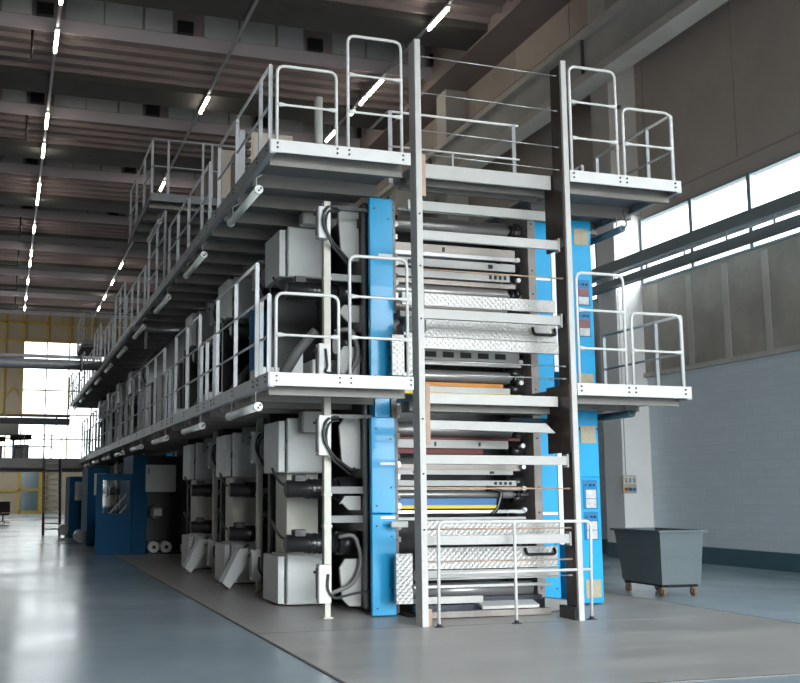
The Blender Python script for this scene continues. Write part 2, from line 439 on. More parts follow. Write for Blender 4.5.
def walkway(name, label, x0, x1, y0, y1, z, outer, group, rails, front_hoops, joint_step=.95):
    """deck with front and side fascia, joists below; outer is the x of the open side"""
    t = thing(name, label, 'walkway', ((x0 + x1) / 2, y0, z), group)
    bx(x0 + .02, x1 - .02, y0 + .02, y1, z - .055, z - .015).build('deck', 'deck', t)
    bo = MB()
    for x in [h[i] for h in front_hoops for i in (0, 1)]: bolts(bo, x, y0 - .012, z - .125, 'y')
    bx(x0, x1, y0 - .012, y0 + .012, z - .15, z + .015, bevel=.004).build('front_fascia', 'white', t, (bo, 'bolt'))
    so = outer
    s_ = 1 if so == x0 else -1
    sf = MB(); sf.box(so - .012, so + .012, y0, y1, z - .16, z + .02)
    sf.box(min(so, so + s_ * .07), max(so, so + s_ * .07), y0, y1, z - .165, z - .15)
    bo = MB()
    for ys, *_ in rails:
        for y in ys: bolts(bo, so - .012 * s_, y, z - .125, 'x')
    sf.build('side_fascia', 'galv', t, (bo, 'bolt'))
    y = y0 + .25; j = 0
    while y < y1 - .1 and j < 60:
        bx(x0 + .06, x1 - .02, y, y + .07, z - .24, z - .055).build('joist', 'joist', t)
        y += joint_step; j += 1
    return t

ZL, ZU = 3.12, 6.10
Y0 = 12.0
# left upper walkway
up_rails = [([12.14, 12.66, 14.1, 15.41], 7.16, (6.63,)), ([16.15, 16.87, 18.19, 19.4, 20.5], 7.14, (6.62,)), ([21.15, 22.33, 23.65], 7.66, (7.14, 6.62))]
y = 24.3
while y < 49:
    up_rails.append(([y, y + 1.3, y + 2.6, y + 3.9], 7.14, (6.62,))); up_rails.append(([y + 4.4, y + 5.6, y + 6.9], 7.66, (7.14, 6.62))); y += 7.55
t = walkway('access_walkway', 'long grey steel walkway with hoop rails at the upper level, lamp side of the press', 3.08, 4.99, Y0, 51.5, ZU, 3.08,
            'walkways along the press', up_rails, [(3.17, 3.97), (4.13, 4.88)])
hoop(t, 3.17, 3.97, Y0 + .03, ZU - .12, 7.12, (6.6,)); hoop(t, 4.13, 4.88, Y0 + .03, ZU - .12, 7.66, (7.12, 6.61))
for ys, zt, mids in up_rails: side_rail(t, 3.11, ys, ZU - .13, zt, mids)
WALK_UL = t
# left lower walkway
lo_rails = [([12.14, 12.55], 4.13, (3.61,)), ([12.79, 14.06, 15.37], 4.67, (4.13, 3.61)), ([15.6, 16.2, 16.7], 4.13, (3.61,)), ([16.88, 18.1, 19.38], 4.67, (4.13, 3.61)),
            ([19.6, 20.1, 20.6], 4.13, (3.61,)), ([20.85, 22.2, 23.51], 4.64, (4.13, 3.61)), ([23.8, 24.3, 24.8], 4.13, (3.61,)), ([24.96, 26.2, 27.5], 4.62, (4.13, 3.61))]
y = 27.9
while y < 42:
    lo_rails.append(([y, y + .9], 4.13, (3.61,))); lo_rails.append(([y + 1.2, y + 2.4, y + 3.7], 4.64, (4.13, 3.61))); y += 4.05
t = walkway('access_walkway', 'long grey steel walkway with hoop rails at the lower level, lamp side of the press', 3.08, 4.99, Y0, 44.8, ZL, 3.08,
            'walkways along the press', lo_rails, [(3.17, 3.99), (4.14, 4.95)])
hoop(t, 3.17, 3.99, Y0 + .03, ZL - .12, 4.14, (3.61,)); hoop(t, 4.14, 4.93, Y0 + .03, ZL - .12, 4.68, (4.15, 3.62))
for ys, zt, mids in lo_rails: side_rail(t, 3.11, ys, ZL - .13, zt, mids)
# right walkways
for nm, z, lab in (('upper', ZU, 'short grey walkway with hoop rails on the window side, upper level'), ('lower', ZL, 'short grey walkway with hoop rails on the window side, lower level')):
    rr = [([12.7, 14.06], z + 1.55, (z + 1.03, z + .5)), ([14.6, 15.9, 17.2], z + 1.05, (z + .5,)), ([17.7, 19, 20.3], z + 1.55, (z + 1.03, z + .5))]
    rr = [([12.12, 12.7, 14.06], z + 1.04, (z + .5,))] + [([14.5 + 4 * k, 15.8 + 4 * k, 17.1 + 4 * k], z + 1.04, (z + .5,)) for k in range(7)]
    t = walkway('access_walkway', lab, 7.37, 9.18, Y0, 42.0, z, 9.18, 'walkways along the press', rr, [(7.43, 8.17), (8.28, 9.08)])
    hoop(t, 7.43, 8.17, Y0 + .03, z - .12, z + 1.55, (z + 1.03, z + .5)); hoop(t, 8.28, 9.08, Y0 + .03, z - .12, z + 1.03, (z + .5,))
    for ys, zt, mids in rr: side_rail(t, 9.15, ys, z - .13, zt, mids)
    if nm == 'upper':
        k_ = MB(); k_.tube([(8.225, 12.02, 7.13 + .03 * math.cos(a)) for a in (PI, PI * .75, PI / 2, PI * .25, 0)], [.003, .028, .038, .028, .003], 10)
        k_.build('knob', 'black', t)
# front cross platforms between the two posts
for z, nm, lab in ((ZU, 'upper', 'narrow cross platform joining the two walkways at the upper level'), (2.97, 'lower', 'narrow cross platform joining the two walkways at the lower level')):
    t = thing('cross_platform', lab, 'platform', (6.3, 12.3, z), 'cross platforms over the press front')
    bx(5.16, 7.3, 12.32, 13.05, z - .08, z - .03).build('deck', 'deck', t)
    bx(5.16, 7.24, 12.28, 12.32, z - (.2 if nm == 'upper' else .14), z, bevel=.006).build('front_fascia', 'bar' if nm == 'upper' else 'post', t)
    for y in (12.55, 12.8): bx(5.16, 7.3, y, y + .06, z - .22, z - .08).build('joist', 'joist', t)
    if nm == 'upper':
        p = MB(); p.tube(arc_path([(5.12, 14.0, 7.13), (5.12, 13.12, 7.13), (7.2, 13.12, 7.13)], .06), .02, 8)
        p.tube([(5.12, 13.1, 6.6), (7.2, 13.1, 6.6)], .016, 8)
        r = p.build('railing', 'rail', t)
        for x in (5.14, 7.12): bx(x - .03, x + .03, 13.1, 13.124, z - .05, 7.13).build('post', 'galv', r)
        bx(6.1, 6.13, 13.1, 13.12, z - .05, 6.6).build('post', 'galv', r)
    else:
        br_ = MB(); br_.prism([(12.35, z - .3), (12.95, z - .3), (12.95, z - .42), (12.6, z - .42)], 'x', 6.55, 7.3)
        br_.build('bracket', 'black', t)

# third-level platforms above the upper walkway
def third(x0, x1, y0, y1, z, lab):
    t = thing('raised_platform', lab, 'platform', ((x0 + x1) / 2, y0, z), 'raised platforms over the press')
    bx(x0, x1, y0, y1, z - .06, z - .02).build('deck', 'deck', t)
    fm = MB(); fm.box(x0, x1, y0 - .02, y0, z - .17, z); fm.box(x0 - .02, x0, y0, y1, z - .17, z); fm.build('fascia', 'deck', t)
    for k in range(4): bx(x0, x1, y0 + .3 + k * 1.0, y0 + .38 + k * 1.0, z - .24, z - .06).build('joist', 'joist', t)
    for ys, xs in (((y0 + .1, y0 + 1.4, y0 + 2.8, y1 - .1), x0 + .02),): side_rail(t, xs, ys, z - .1, z + 1.2, (z + .6,))
    mm = MB(); mm.cyl((x0, y0, z + 1.2), (x1, y0, z + 1.2), .02, 8); mm.cyl((x0, y0, z + .6), (x1, y0, z + .6), .017, 8)
    r = mm.build('railing', 'galv', t)
    for x in (x0 + .35, x0 + 1.1, x0 + 1.3, x1 - .1): bx(x - .025, x + .025, y0 - .01, y0 + .01, z, z + 1.2).build('post', 'galv', r)
    for x, y in ((x1 - .5, y0 + .2), (x1 - .5, y1 - .2)): bx(x - .03, x + .03, y - .03, y + .03, ZU - .02, z - .06).build('support_post', 'galv', t)
    return t
third(2.78, 5.3, 21.0, 25.1, 8.0, 'raised dark platform with rails over the upper walkway, nearer of the two')
third(2.95, 5.0, 42.7, 46.5, 8.0, 'raised dark platform with rails in front of the yellow-framed far wall')

# fluorescent lamps hung under the walkway edges
def lamp(x, y, z, label, tubemat='lampwhite'):
    t = thing('fluorescent_lamp', label, 'lamp', (x, y, z), 'tube lamps under the walkways')
    m = MB(); m.cyl((x, y, z), (x, y + 1.68, z), .052, 14); m.build('tube_housing', tubemat, t)
    pb = MB(); pb.cyl((x, y - .045, z - .015), (x, y - .034, z - .015), .014, 8); pb.cyl((x + .025, y - .045, z + .015), (x + .025, y - .034, z + .015), .014, 8)
    e = MB(); e.cyl((x, y - .035, z), (x, y + .002, z), .058, 14); e.build('end_cap', 'white', t, (pb, 'bolt'))
    e = MB(); e.cyl((x, y + 1.678, z), (x, y + 1.71, z), .058, 14); e.build('end_cap', 'white', t)
    for yy in (y + .12, y + 1.55):
        h = MB(); h.tube([(x, yy, z + .05), (x, yy, z + .2), (x + .08, yy, z + .25)], .008, 6); h.build('hanger', 'galv', t)
for k in range(10):
    if k < 10: lamp(3.04, 12.47 + 3.8 * k, 5.58, 'white tube lamp hung under the upper walkway edge, %s from the near end' % NTH[k])
    if k < 8: lamp(3.04, 12.42 + 3.8 * k, 2.74, 'white tube lamp hung under the lower walkway edge, %s from the near end' % NTH[k])
lamp(3.05, 21.6, 7.55, 'dull tube lamp hung under the nearer raised platform', 'galv')
def cross_lamp(x0, y, z, lab):
    t = thing('fluorescent_lamp', lab, 'lamp', (x0, y, z), 'dark tube lamps under the window-side walkways')
    m = MB(); m.cyl((x0, y, z), (x0, y + 1.2, z - .0), .055, 12); m.build('tube_housing', 'teal', t)
    c = MB(); c.tube(arc_path([(x0, y, z), (x0, y - .12, z + .02), (x0 - .02, y - .05, z + .28)], .12), .012, 6); c.build('cable', 'rubberg', t)
    for yy in (y + .15, y + 1.0):
        h = MB(); h.cyl((x0, yy, z + .05), (x0, yy, z + .22), .008, 6); h.build('hanger', 'galv', t)
cross_lamp(8.9, 13.05, 5.66, 'dark teal tube lamp under the window-side upper walkway')
cross_lamp(8.9, 13.0, 2.83, 'dark teal tube lamp under the window-side lower walkway')

# ---------------------------------------------------------------- gantry frame in front of the press
g = thing('access_gantry', 'tall light grey two-post frame with cross bars before the press front', 'frame', (6.25, 12.1, 0))
hb = MB()
for z in (5.3, 2.6, 1.9, 1.2, 4.6, 3.9): hb.cyl((5.1, 11.985, z), (5.1, 11.972, z), .014, 8)
pl = bx(5.06, 5.145, 11.98, 12.2, 0, 7.72, bevel=.006).build('post', 'post', g, (hb, 'bolt'))
bx(5.15, 5.19, 12.02, 12.2, 5.55, 6.12).build('dark_plate', 'brown', pl); bx(5.15, 5.205, 12.0, 12.03, 5.55, 6.12).build('guide_strip', 'tan', pl)
bx(5.15, 5.2, 12.02, 12.2, 2.28, 3.05).build('dark_plate', 'brown', pl); bx(5.155, 5.215, 12.0, 12.03, 2.28, 3.05).build('guide_strip', 'tan', pl)
bx(5.15, 5.2, 12.0, 12.16, 0, .22).build('guide_strip', 'tan', pl)
pr_ = bx(7.275, 7.355, 11.98, 12.03, 0, 7.7, bevel=.005).build('post', 'post', g)
bx(7.285, 7.35, 12.03, 12.3, 0, 7.66).build('shaded_side', 'brown', pr_)  # left side of the post lies in shade; that shade is painted as brown
bx(7.26, 7.3, 12.03, 12.62, 2.2, 3.12).build('dark_plate', 'brown', pr_)  # plates on this side carry the same shade in their colour
bx(7.26, 7.3, 12.03, 12.5, 5.02, 6.12).build('dark_plate', 'brown', pr_)
bx(7.24, 7.31, 12.03, 12.42, 0, .17).build('foot_block', 'black', pr_)
for k, (z0, z1, y) in enumerate([(5.0, 5.13, 12.14), (3.94, 4.07, 12.14), (2.03, 2.15, 12.1), (1.0, 1.12, 12.1)]):
    b_ = bx(5.145, 7.24, y, y + .06, z0, z1, bevel=.006).build('cross_bar', 'bar', g)
    bx(7.235, 7.262, y - .01, y + .09, z0 - .03, z1 + .03).build('end_plate', 'bar', b_)
b_ = MB(); b_.prism([(5.15, 2.5), (7.2, 2.47), (7.05, 2.6), (5.15, 2.61)], 'y', 12.3, 12.37); b_.build('cross_bar', 'bar', g)
bx(5.3, 7.5, 12.86, 12.92, 5.62, 5.76, bevel=.006).build('cross_bar', 'bar', g)
for z, m_ in ((7.55, 'steel'), (7.03, 'steel'), (6.5, 'steel'), (6.17, 'steel'), (4.59, 'tan'), (3.37, 'steel'), (3.2, 'steel'), (1.72, 'tan'), (1.2, 'tan'), (.79, 'tan'), (.58, 'steel')):
    c_ = MB(); c_.cyl((5.14, 12.12, z), (7.29, 12.12, z - (.03 if z > 5 else .0)), .008 if m_ == 'steel' else .011, 6)
    c_.cyl((7.22, 12.12, z - (.03 if z > 5 else 0)), (7.29, 12.12, z - (.03 if z > 5 else 0)), .013, 8)
    c_.build('guard_rope', m_, g)

# low floor rail in front
t = thing('guard_rail', 'low white pipe handrail standing on the floor before the press', 'railing', (6.4, 11.95, 0))
m = MB(); m.tube(arc_path([(5.24, 11.88, .03), (5.25, 11.88, 1.3), (7.5, 12.0, 1.29), (7.5, 12.05, .03)], .09), .021, 10); m.build('top_rail', 'rail', t)
m = MB(); m.cyl((5.25, 11.88, .66), (7.5, 12.02, .66), .019, 8); m.build('mid_rail', 'rail', t)
m = MB(); m.cyl((6.34, 11.94, .02), (6.34, 11.94, 1.29), .021, 10); m.build('post', 'rail', t)
for x, y in ((5.24, 11.88), (6.34, 11.94), (7.5, 12.05)):
    m = MB(); m.box(x - .05, x + .05, y - .04, y + .04, .0065, .018); m.cyl((x, y, .018), (x, y, .05), .03, 8); m.build('foot_plate', 'bolt', t)

# ---------------------------------------------------------------- printing towers
def roller(root, z0, z1, y, m_, x0=5.3, x1=7.18, journal=True):
    r = (z1 - z0) / 2; z = (z0 + z1) / 2
    mb = MB(); mb.tube([(x0, y + r, z), (x0 + .01, y + r, z), (x1 - .01, y + r, z), (x1, y + r, z)], [r * .94, r, r, r * .94], 20)
    o = mb.build('roller', m_, root)
    j = MB(); j.cyl((5.25, y + r, z), (7.44, y + r, z), r * .35, 10)
    j.build('journal', 'steel', o)
    g_ = MB(); g_.cyl((x1 + .06, y + r, z), (x1 + .12, y + r, z), r * .85, 14); g_.cyl((x1 + .16, y + r * 1.2, z + r * .5), (x1 + .22, y + r * 1.2, z + r * .5), r * .7, 12)
    g_.build('gear', 'motor', o)
    return o
def bar(root, z0, z1, y, m_, d=.06, x0=5.26, x1=7.3, spots=()):
    s_ = MB()
    for x, w in spots: s_.box(x, x + w, y - .012, y + .001, z0 + (z1 - z0) * .25, z0 + (z1 - z0) * .75)
    return bx(x0, x1, y, y + d, z0, z1, bevel=.004).build('web_bar', m_, root, (s_, 'black') if spots else None)

TY = 13.2
T = thing('printing_tower', 'first printing tower, blue side columns and stacked rollers facing the viewer', 'printing press', (6.3, TY, 0), 'printing towers of the press line')
KEEP = set()
def keep(o): KEEP.add(o.name); return o
for x0, x1, y in ((5.17, 5.26, 13.25), (7.44, 7.56, 13.35)):
    fbm = MB()
    for z in [.3 + .36 * k for k in range(16)]: fbm.cyl(((x0 + x1) / 2, y + .002, z), ((x0 + x1) / 2, y - .008, z), .015, 8)
    keep(bx(x0, x1, y, 16.5, .03, 5.92).build('side_frame', 'frame', T, (fbm, 'bolt')))
keep(bx(5.26, 7.44, 14.25, 16.2, .03, 5.9).build('inner_housing', 'black', T))
# front blue columns
def blue_column(x0, x1, y0, d, secs, name='blue_cover'):
    o = None
    for i, (z0, z1) in enumerate(secs):
        s_ = MB()
        for x, z in ((x0 + .07, z0 + .1), (x1 - .07, z0 + .35), (x0 + .07, z1 - .16), (x1 - .07, z1 - .3)):
            s_.cyl((x, y0 + .004, z), (x, y0 - .008, z), .014, 8)
        q = bx(x0, x1, y0, y0 + d, z0, z1, bevel=.015).build(name, 'blue', T, (s_, 'bolt'))
        keep(q)
BL = [(.02, 1.375), (1.385, 2.7), (3.17, 5.82)]
blue_column(4.81, 5.165, 13.1, .08, BL)
keep(bx(4.895, 5.11, 13.16, 13.4, 2.7, 3.17).build('blue_link_cover', 'blue', T))
for z in (2.06, 1.33, 4.99): keep(bx(4.94, 5.15, 13.092, 13.102, z - .018, z + .018).build('white_strip', 'label', T))
for z0, z1 in ((.08, .6), (2.3, 2.55), (2.7, 3.05), (3.1, 4.5), (4.5, 5.84)):
    pass
blue_column(7.6, 7.97, 13.6, .35, [(.12, .56), (.56, 2.66), (3.02, 5.82)])
bx(7.6, 7.93, 13.66, 13.95, 2.66, 3.02).build('blue_link_cover', 'blue', T)
for z in (1.36, 4.92): bx(7.62, 7.95, 13.59, 13.602, z - .02, z + .02).build('white_strip', 'label', T)
for z0, z1 in ((.9, 2.32), (3.5, 5.5)): bx(7.99, 8.06, 13.62, 13.9, z0, z1).build('edge_strip', 'label', T)
# console column with filters and control panels
for z0, z1 in ((.03, 1.9), (1.9, 2.62), (2.64, 2.98), (3.2, 5.9)):
    bx(8.12, 8.69, 13.6, 14.1, z0, z1, bevel=.012).build('console_cover', 'blue', T)
def console(zt, zb, red=False):
    o = bx(8.39, 8.63, 13.59, 13.602, zb, zt).build('control_recess', 'bluedk', T)
    h = (zt - zb)
    bx(8.425, 8.6, 13.575, 13.592, zb + h * .04, zb + h * .34, bevel=.004).build('keypad', 'display', o)
    bx(8.425, 8.6, 13.575, 13.592, zb + h * .36, zb + h * .66, bevel=.004).build('screen', 'displayred' if red else 'display', o)
    for x in (8.44, 8.51, 8.57):
        m = MB(); m.cyl((x, 13.592, zb + h * .82), (x, 13.57, zb + h * .82), .016, 10); m.build('button', 'inkblue' if x < 8.5 else 'black', o)
console(4.95, 4.54, True); console(4.45, 4.05, True); console(1.86, 1.42); console(1.38, .96)
for z0, z1 in ((5.5, 5.77), (3.27, 3.48), (2.41, 2.68), (.11, .38)):
    o = bx(8.38, 8.64, 13.588, 13.602, z0, z1, bevel=.003).build('filter_grille', 'khaki', T)
cb_ = MB(); cb_.tube(arc_path([(8.72, 13.95, .8), (8.74, 13.9, 2.5), (8.74, 13.9, 5.7)], .1), .015, 6); cb_.build('edge_cable', 'rubber', T)

# rollers and bars, top to bottom
bar(T, 5.79, 5.83, 13.5, 'steel', x0=5.4, x1=6.9, spots=((5.9, .03), (6.3, .03), (6.7, .03)))
roller(T, 5.5, 5.73, 13.45, 'roller')
bar(T, 5.17, 5.31, 13.5, 'rolltan', .12, spots=((6.1, .04),)); bar(T, 5.11, 5.17, 13.42, 'steel', .04)
bar(T, 4.97, 5.09, 13.5, 'web', .1, spots=((5.55, .08), (6.85, .07))); bar(T, 4.79, 4.91, 13.42, 'web', .06, x1=7.16, spots=((6.82, .04), (6.9, .04), (6.98, .04), (7.06, .04)))
bar(T, 4.71, 4.78, 13.5, 'rolltan', .12); roller(T, 4.52, 4.71, 13.5, 'roller')
roller(T, 4.3, 4.46, 13.55, 'rolltan')
bar(T, 3.58, 3.74, 13.45, 'web', .08, spots=tuple((5.5 + .28 * k, .17) for k in range(6)))
bar(T, 3.5, 3.57, 13.4, 'roller', .08)
roller(T, 3.27, 3.45, 13.5, 'roller'); bar(T, 3.2, 3.26, 13.5, 'orange', .06, x1=7.05)
bar(T, 3.1, 3.19, 13.42, 'webwhite', .05, x1=7.12); bar(T, 3.07, 3.1, 13.41, 'yellow', .05)
roller(T, 2.46, 2.68, 13.5, 'roller'); bar(T, 2.42, 2.46, 13.5, 'red', .05)
bar(T, 2.3, 2.42, 13.45, 'web', .08, x1=7.08, spots=((5.9, .03), (6.6, .03))); bar(T, 2.22, 2.3, 13.52, 'red', .06, x1=6.7)
bar(T, 1.98, 2.07, 13.5, 'rolltan', .1); bar(T, 1.92, 1.99, 13.42, 'web', .05, x1=7.13, spots=((5.55, .09), (6.75, .07)))
bar(T, 1.76, 1.84, 13.42, 'webwhite', .05, x1=7.18, spots=((6.82, .04), (6.9, .04), (6.98, .04), (7.06, .04)))
bar(T, 1.70, 1.75, 13.45, 'rolltan', .06); roller(T, 1.58, 1.70, 13.5, 'roller')
bar(T, 1.485, 1.585, 13.42, 'inkblue', .06, x1=6.85); bar(T, 1.44, 1.49, 13.4, 'yellow', .06, x1=6.85)
bar(T, 1.37, 1.42, 13.4, 'steel', .06); bar(T, 1.28, 1.32, 13.38, 'webwhite', .05)
m = MB(); m.tube(arc_path([(6.7, 13.42, 1.72), (6.95, 13.42, 1.7), (6.85, 13.42, 1.42), (6.75, 13.42, 1.35)], .1), .035, 8); m.build('hose', 'motor', T)
# dark gear cluster at the right ends
for k, z in enumerate([.9 + .23 * k for k in range(21)]):
    gc = MB(); gc.cyl((7.2, 13.62 + .05 * (k % 3), z), (7.4, 13.62, z), .07 + .02 * (k * 7 % 3), 12)
    gc.build('gear_wheel', 'motor', T)
for z in [.8 + .31 * k for k in range(16)]:
    nb = MB(); nb.cyl((7.3, 13.40, z), (7.3, 13.55, z), .035, 10); nb.build('adjuster_knob', 'steel', T)
for k, z in enumerate([.9 + .29 * k for k in range(17)]):
    lk = MB(); lk.box(5.27, 5.36, 13.42, 13.5, z + .08, z + .15); lk.build('bearing_block', ('steel', 'black', 'frame')[k % 3], T)
    if k % 3:
        lk = MB(); lk.cyl((5.31, 13.36, z), (5.31, 13.5, z), .045, 10); lk.build('adjuster_knob', 'webwhite' if k % 2 else 'steel', T)
# tread plate guards, upper and lower
def guard(x0, x1, y, z0, z1, m_='tread', d=.05):
    return bx(x0, x1, y, y + d, z0, z1, bevel=.006).build('tread_guard', m_, T)
guard(5.5, 7.55, 12.8, 4.24, 4.42); guard(5.18, 5.48, 12.82, 4.24, 4.42)
o = guard(5.45, 7.55, 12.78, 3.8, 4.05); guard(5.4, 7.58, 12.74, 3.63, 3.79)
m = MB(); m.tube(arc_path([(7.15, 12.76, 4.0), (7.15, 12.72, 3.9), (7.5, 12.72, 3.9), (7.5, 12.76, 4.0)], .05), .02, 8); m.build('handle', 'black', o)
bx(5.2, 5.5, 12.72, 12.84, 3.86, 4.05, bevel=.02).build('guard_hinge', 'cabdark', T)
bx(5.2, 7.55, 12.95, 13.2, 4.1, 4.18).build('guard_shelf', 'joist', T)
guard(5.4, 7.5, 12.8, 1.05, 1.29); o = guard(5.44, 7.46, 12.8, .64, .93); guard(5.3, 7.46, 12.78, .5, .63, 'bar')
m = MB(); m.tube(arc_path([(6.95, 12.79, .9), (6.95, 12.74, .82), (7.4, 12.74, .82), (7.4, 12.79, .9)], .05), .02, 8); m.build('handle', 'black', o)
keep(bx(5.03, 5.27, 12.78, 12.85, .2, .86, bevel=.006).build('tread_guard', 'tread', T)); bx(5.2, 5.42, 12.82, 12.86, 3.3, 3.95).build('tread_guard', 'tread', T)
guard(5.02, 5.26, 12.82, 3.25, 3.82)
guard(5.02, 5.26, 12.9, 1.2, 1.28, 'webwhite')
# bottom assembly: roller, belt and paper tray
bar(T, .4, .44, 12.72, 'steel', .03); m = MB(); m.tube([(5.3, 12.95, .35), (7.1, 12.95, .35)], .1, 20); m.build('roller', 'roller', T)
bar(T, .2, .27, 12.8, 'navy', .2, x1=7.2); bx(5.4, 6.25, 12.7, 12.76, .2, .29).build('cover_plate', 'bar', T)
mt = MB(); mt.prism([(12.62, .12), (12.62, .16), (12.95, .25), (12.95, .2)], 'x', 6.2, 7.05); mt.build('paper_tray', 'webwhite', T)
bx(5.3, 7.1, 12.8, 12.9, .09, .17).build('belt', 'navy', T); bx(5.3, 7.25, 12.66, 12.74, .02, .1).build('base_bar', 'frame', T)
bx(5.26, 7.44, 13.0, 14.2, .01, .06).build('base_plate', 'black', T)
# dark recess under the right column
mt = MB(); mt.prism([(7.35, .2), (7.95, .12), (7.95, .07), (7.35, .0)], 'y', 13.0, 13.55); mt.build('base_wedge', 'cabdark', T)

# drive side of the tower (facing the walkways on the left)
def shield(z0, z1, y=13.62):
    mb = MB(); mb.prism([(4.56, z0 + .1), (4.66, z0), (4.84, z0), (4.84, z1), (4.6, z1), (4.52, z1 - .12)], 'y', y, y + .06)
    mb.bevel = .01
    return keep(mb.build('drive_shield', 'shield', T))
for z0, z1 in ((2.0, 2.72), (1.42, 1.62), (.1, .75), (5.0, 5.82), (4.1, 4.35), (3.2, 3.75)): shield(z0, z1)
for z in (1.7, 4.72, 1.3): keep(bx(4.3, 4.86, 13.5, 13.56, z - .05, z + .05, bevel=.005).build('arm_bracket', 'cabdark', T))
keep(bx(4.83, 4.86, 13.4, 13.5, .1, 5.8).build('edge_strip', 'cabdark', T))
keep(bx(4.9, 5.17, 13.6, 16.4, .05, 5.88).build('side_cover', 'motor', T))
keep(bx(4.1, 4.9, 15.9, 16.02, .0, 5.9).build('bulkhead', 'black', T))
keep(bx(4.12, 4.62, 14.95, 15.6, .75, 1.96, bevel=.01).build('drive_column', 'cream', T))
keep(bx(4.3, 4.9, 14.2, 14.9, 3.14, 3.62, bevel=.02).build('side_desk', 'cab', T)); keep(bx(3.5, 3.8, 14.2, 14.8, 3.125, 3.48, bevel=.01).build('deck_box', 'white', T))
for z in (1.72, .95, 4.6, 3.85):  # stub gear housings behind the motors
    mb = MB(); mb.cyl((4.6, 14.0, z), (4.9, 14.0, z), .17, 20); keep(mb.build('gear_housing', 'motor', T))
hs_ = MB(); hs_.tube(arc_path([(4.5, 13.6, 1.05), (4.72, 13.55, 1.1), (4.82, 13.52, .75), (4.7, 13.5, .42), (4.3, 13.4, .3)], .16), .03, 8)
keep(hs_.build('hose', 'rubberg', T)); hs_ = MB()
hs_.tube(arc_path([(4.45, 13.6, 3.95), (4.7, 13.55, 4.0), (4.8, 13.52, 3.6), (4.55, 13.5, 3.2)], .16), .035, 8)
keep(hs_.build('hose', 'rubberg', T))
dd = MB(); dd.tube([(3.75, 14.3, 3.16), (4.1, 14.25, 3.75), (4.35, 14.2, 4.05)], [.09, .08, .07], 10); keep(dd.build('suction_duct', 'rubberg', T))
dk = MB(); dk.prism([(3.75, 3.14), (4.2, 3.14), (4.2, 3.75)], 'y', 14.35, 14.42); keep(dk.build('sloped_tray', 'white', T))
for x in (4.8, 5.1): keep(bx(x, x + .05, 13.5, 16.4, 5.5, 5.62).build('cable_tray', 'black', T))

towers = [T]
DY = [3.8, 7.6, 19.0, 22.8, 26.6, 30.4]
for i, dy in enumerate(DY):
    lab = '%s printing tower from the press front, %s' % (NTH[i + 1], 'dim grey drive side under the walkways' if i < 2 else 'deep in shadow beyond the blue folder')
    towers.append(copy_tree(T, (0, dy, 0), lab, lambda k: k.name in KEEP))

# accessories per tower: conduit stanchion, motors, cabinets
def stanchion(i):
    t = thing('conduit_post', 'cream conduit post with junction boxes beside the %s printing tower' % NTH[i], 'post', (4.24, TY, 0), 'conduit posts along the press')
    m = MB(); m.box(4.15, 4.25, TY - .05, TY + .05, .3, 5.72); m.box(4.16, 4.24, TY - .04, TY + .04, .02, .3); m.box(4.13, 4.27, TY - .07, TY + .07, .006, .025); m.bevel = .006
    p = m.build('post', 'cream', t)
    for z in (1.62, 1.2, 2.68, 4.35, 4.6): bx(4.14, 4.26, TY - .06, TY + .06, z, z + .035).build('clamp', 'cream', p)
    for j, (z0, z1) in enumerate(((.22, .72), (2.16, 2.7), (3.2, 3.68), (5.15, 5.6))):
        b_ = bx(4.03, 4.2, TY - .2, TY - .05, z0, z1, bevel=.008).build('junction_box', 'white', t)
        bx(4.02, 4.032, TY - .18, TY - .07, z0 + .05, z1 - .05).build('side_plate', 'cabdark', b_)
        k_ = MB(); k_.cyl((4.03, TY - .1, z1 - .1), (3.985, TY - .1, z1 - .1), .018, 8); k_.build('knob', 'bolt', b_)
    runs = []
    for zc, zt in ((2.66, 2.0), (5.6, 4.95)):
        runs.append(([(4.35, TY - .06, zc + .02), (4.12, TY - .16, zc), (4.06, TY - .18, zc - .25), (4.2, TY - .17, zc - .5), (4.62, TY + .2, zt - .02), (4.7, TY + .3, zt)], .18, .022))
        runs.append(([(4.35, TY - .06, zc - .02), (4.15, TY - .17, zc - .05), (4.1, TY - .19, zc - .3), (4.2, TY - .16, zc - .55), (4.6, TY + .2, zt - .08)], .15, .016))
    runs.append(([(4.15, TY - .15, .6), (4.13, TY - .16, .4), (4.22, TY - .17, .28), (4.6, TY, .32), (4.85, TY + .1, .33)], .1, .018))
    runs.append(([(4.12, TY - .15, 3.6), (4.14, TY - .17, 3.35), (4.1, TY - .17, 3.28), (4.6, TY, 3.26)], .08, .016))
    for pts, ar, rr_ in runs:
        cb_ = MB(); cb_.tube(arc_path([(x, y - (.07 if y < TY - .1 else 0), z) for x, y, z in pts], ar), rr_, 8); cb_.build('cable', 'rubber', t)
    for z in (2.68, 5.62): bx(4.25, 4.85, TY - .03, TY + .03, z, z + .05).build('cable_channel', 'black', t)
    return t
def motor(z, i, lev):
    t = thing('drive_motor', 'black drive motor, %s, on the %s printing tower' % (lev, NTH[i]), 'motor', (4.2, 14.0, z), 'drive motors along the press')
    m = MB(); m.tube([(3.84, 14, z), (3.86, 14, z), (4.1, 14, z), (4.12, 14, z), (4.58, 14, z), (4.6, 14, z)], [.1, .125, .125, .14, .14, .1], 24); m.build('motor_body', 'motor', t)
    fn = MB()
    for k in range(5): fn.cyl((4.18 + .08 * k, 14, z), (4.195 + .08 * k, 14, z), .15, 24)
    fn.build('cooling_rib', 'motor', t)
    b_ = bx(3.95, 4.12, 13.9, 14.08, z + .1, z + .2, bevel=.01).build('terminal_box', 'black', t)
    c = MB(); c.tube(sag((3.98, 13.95, z + .18), (3.8, 14.6, z + .3), .18), .02, 8); c.build('cable', 'rubber', t)
    return t
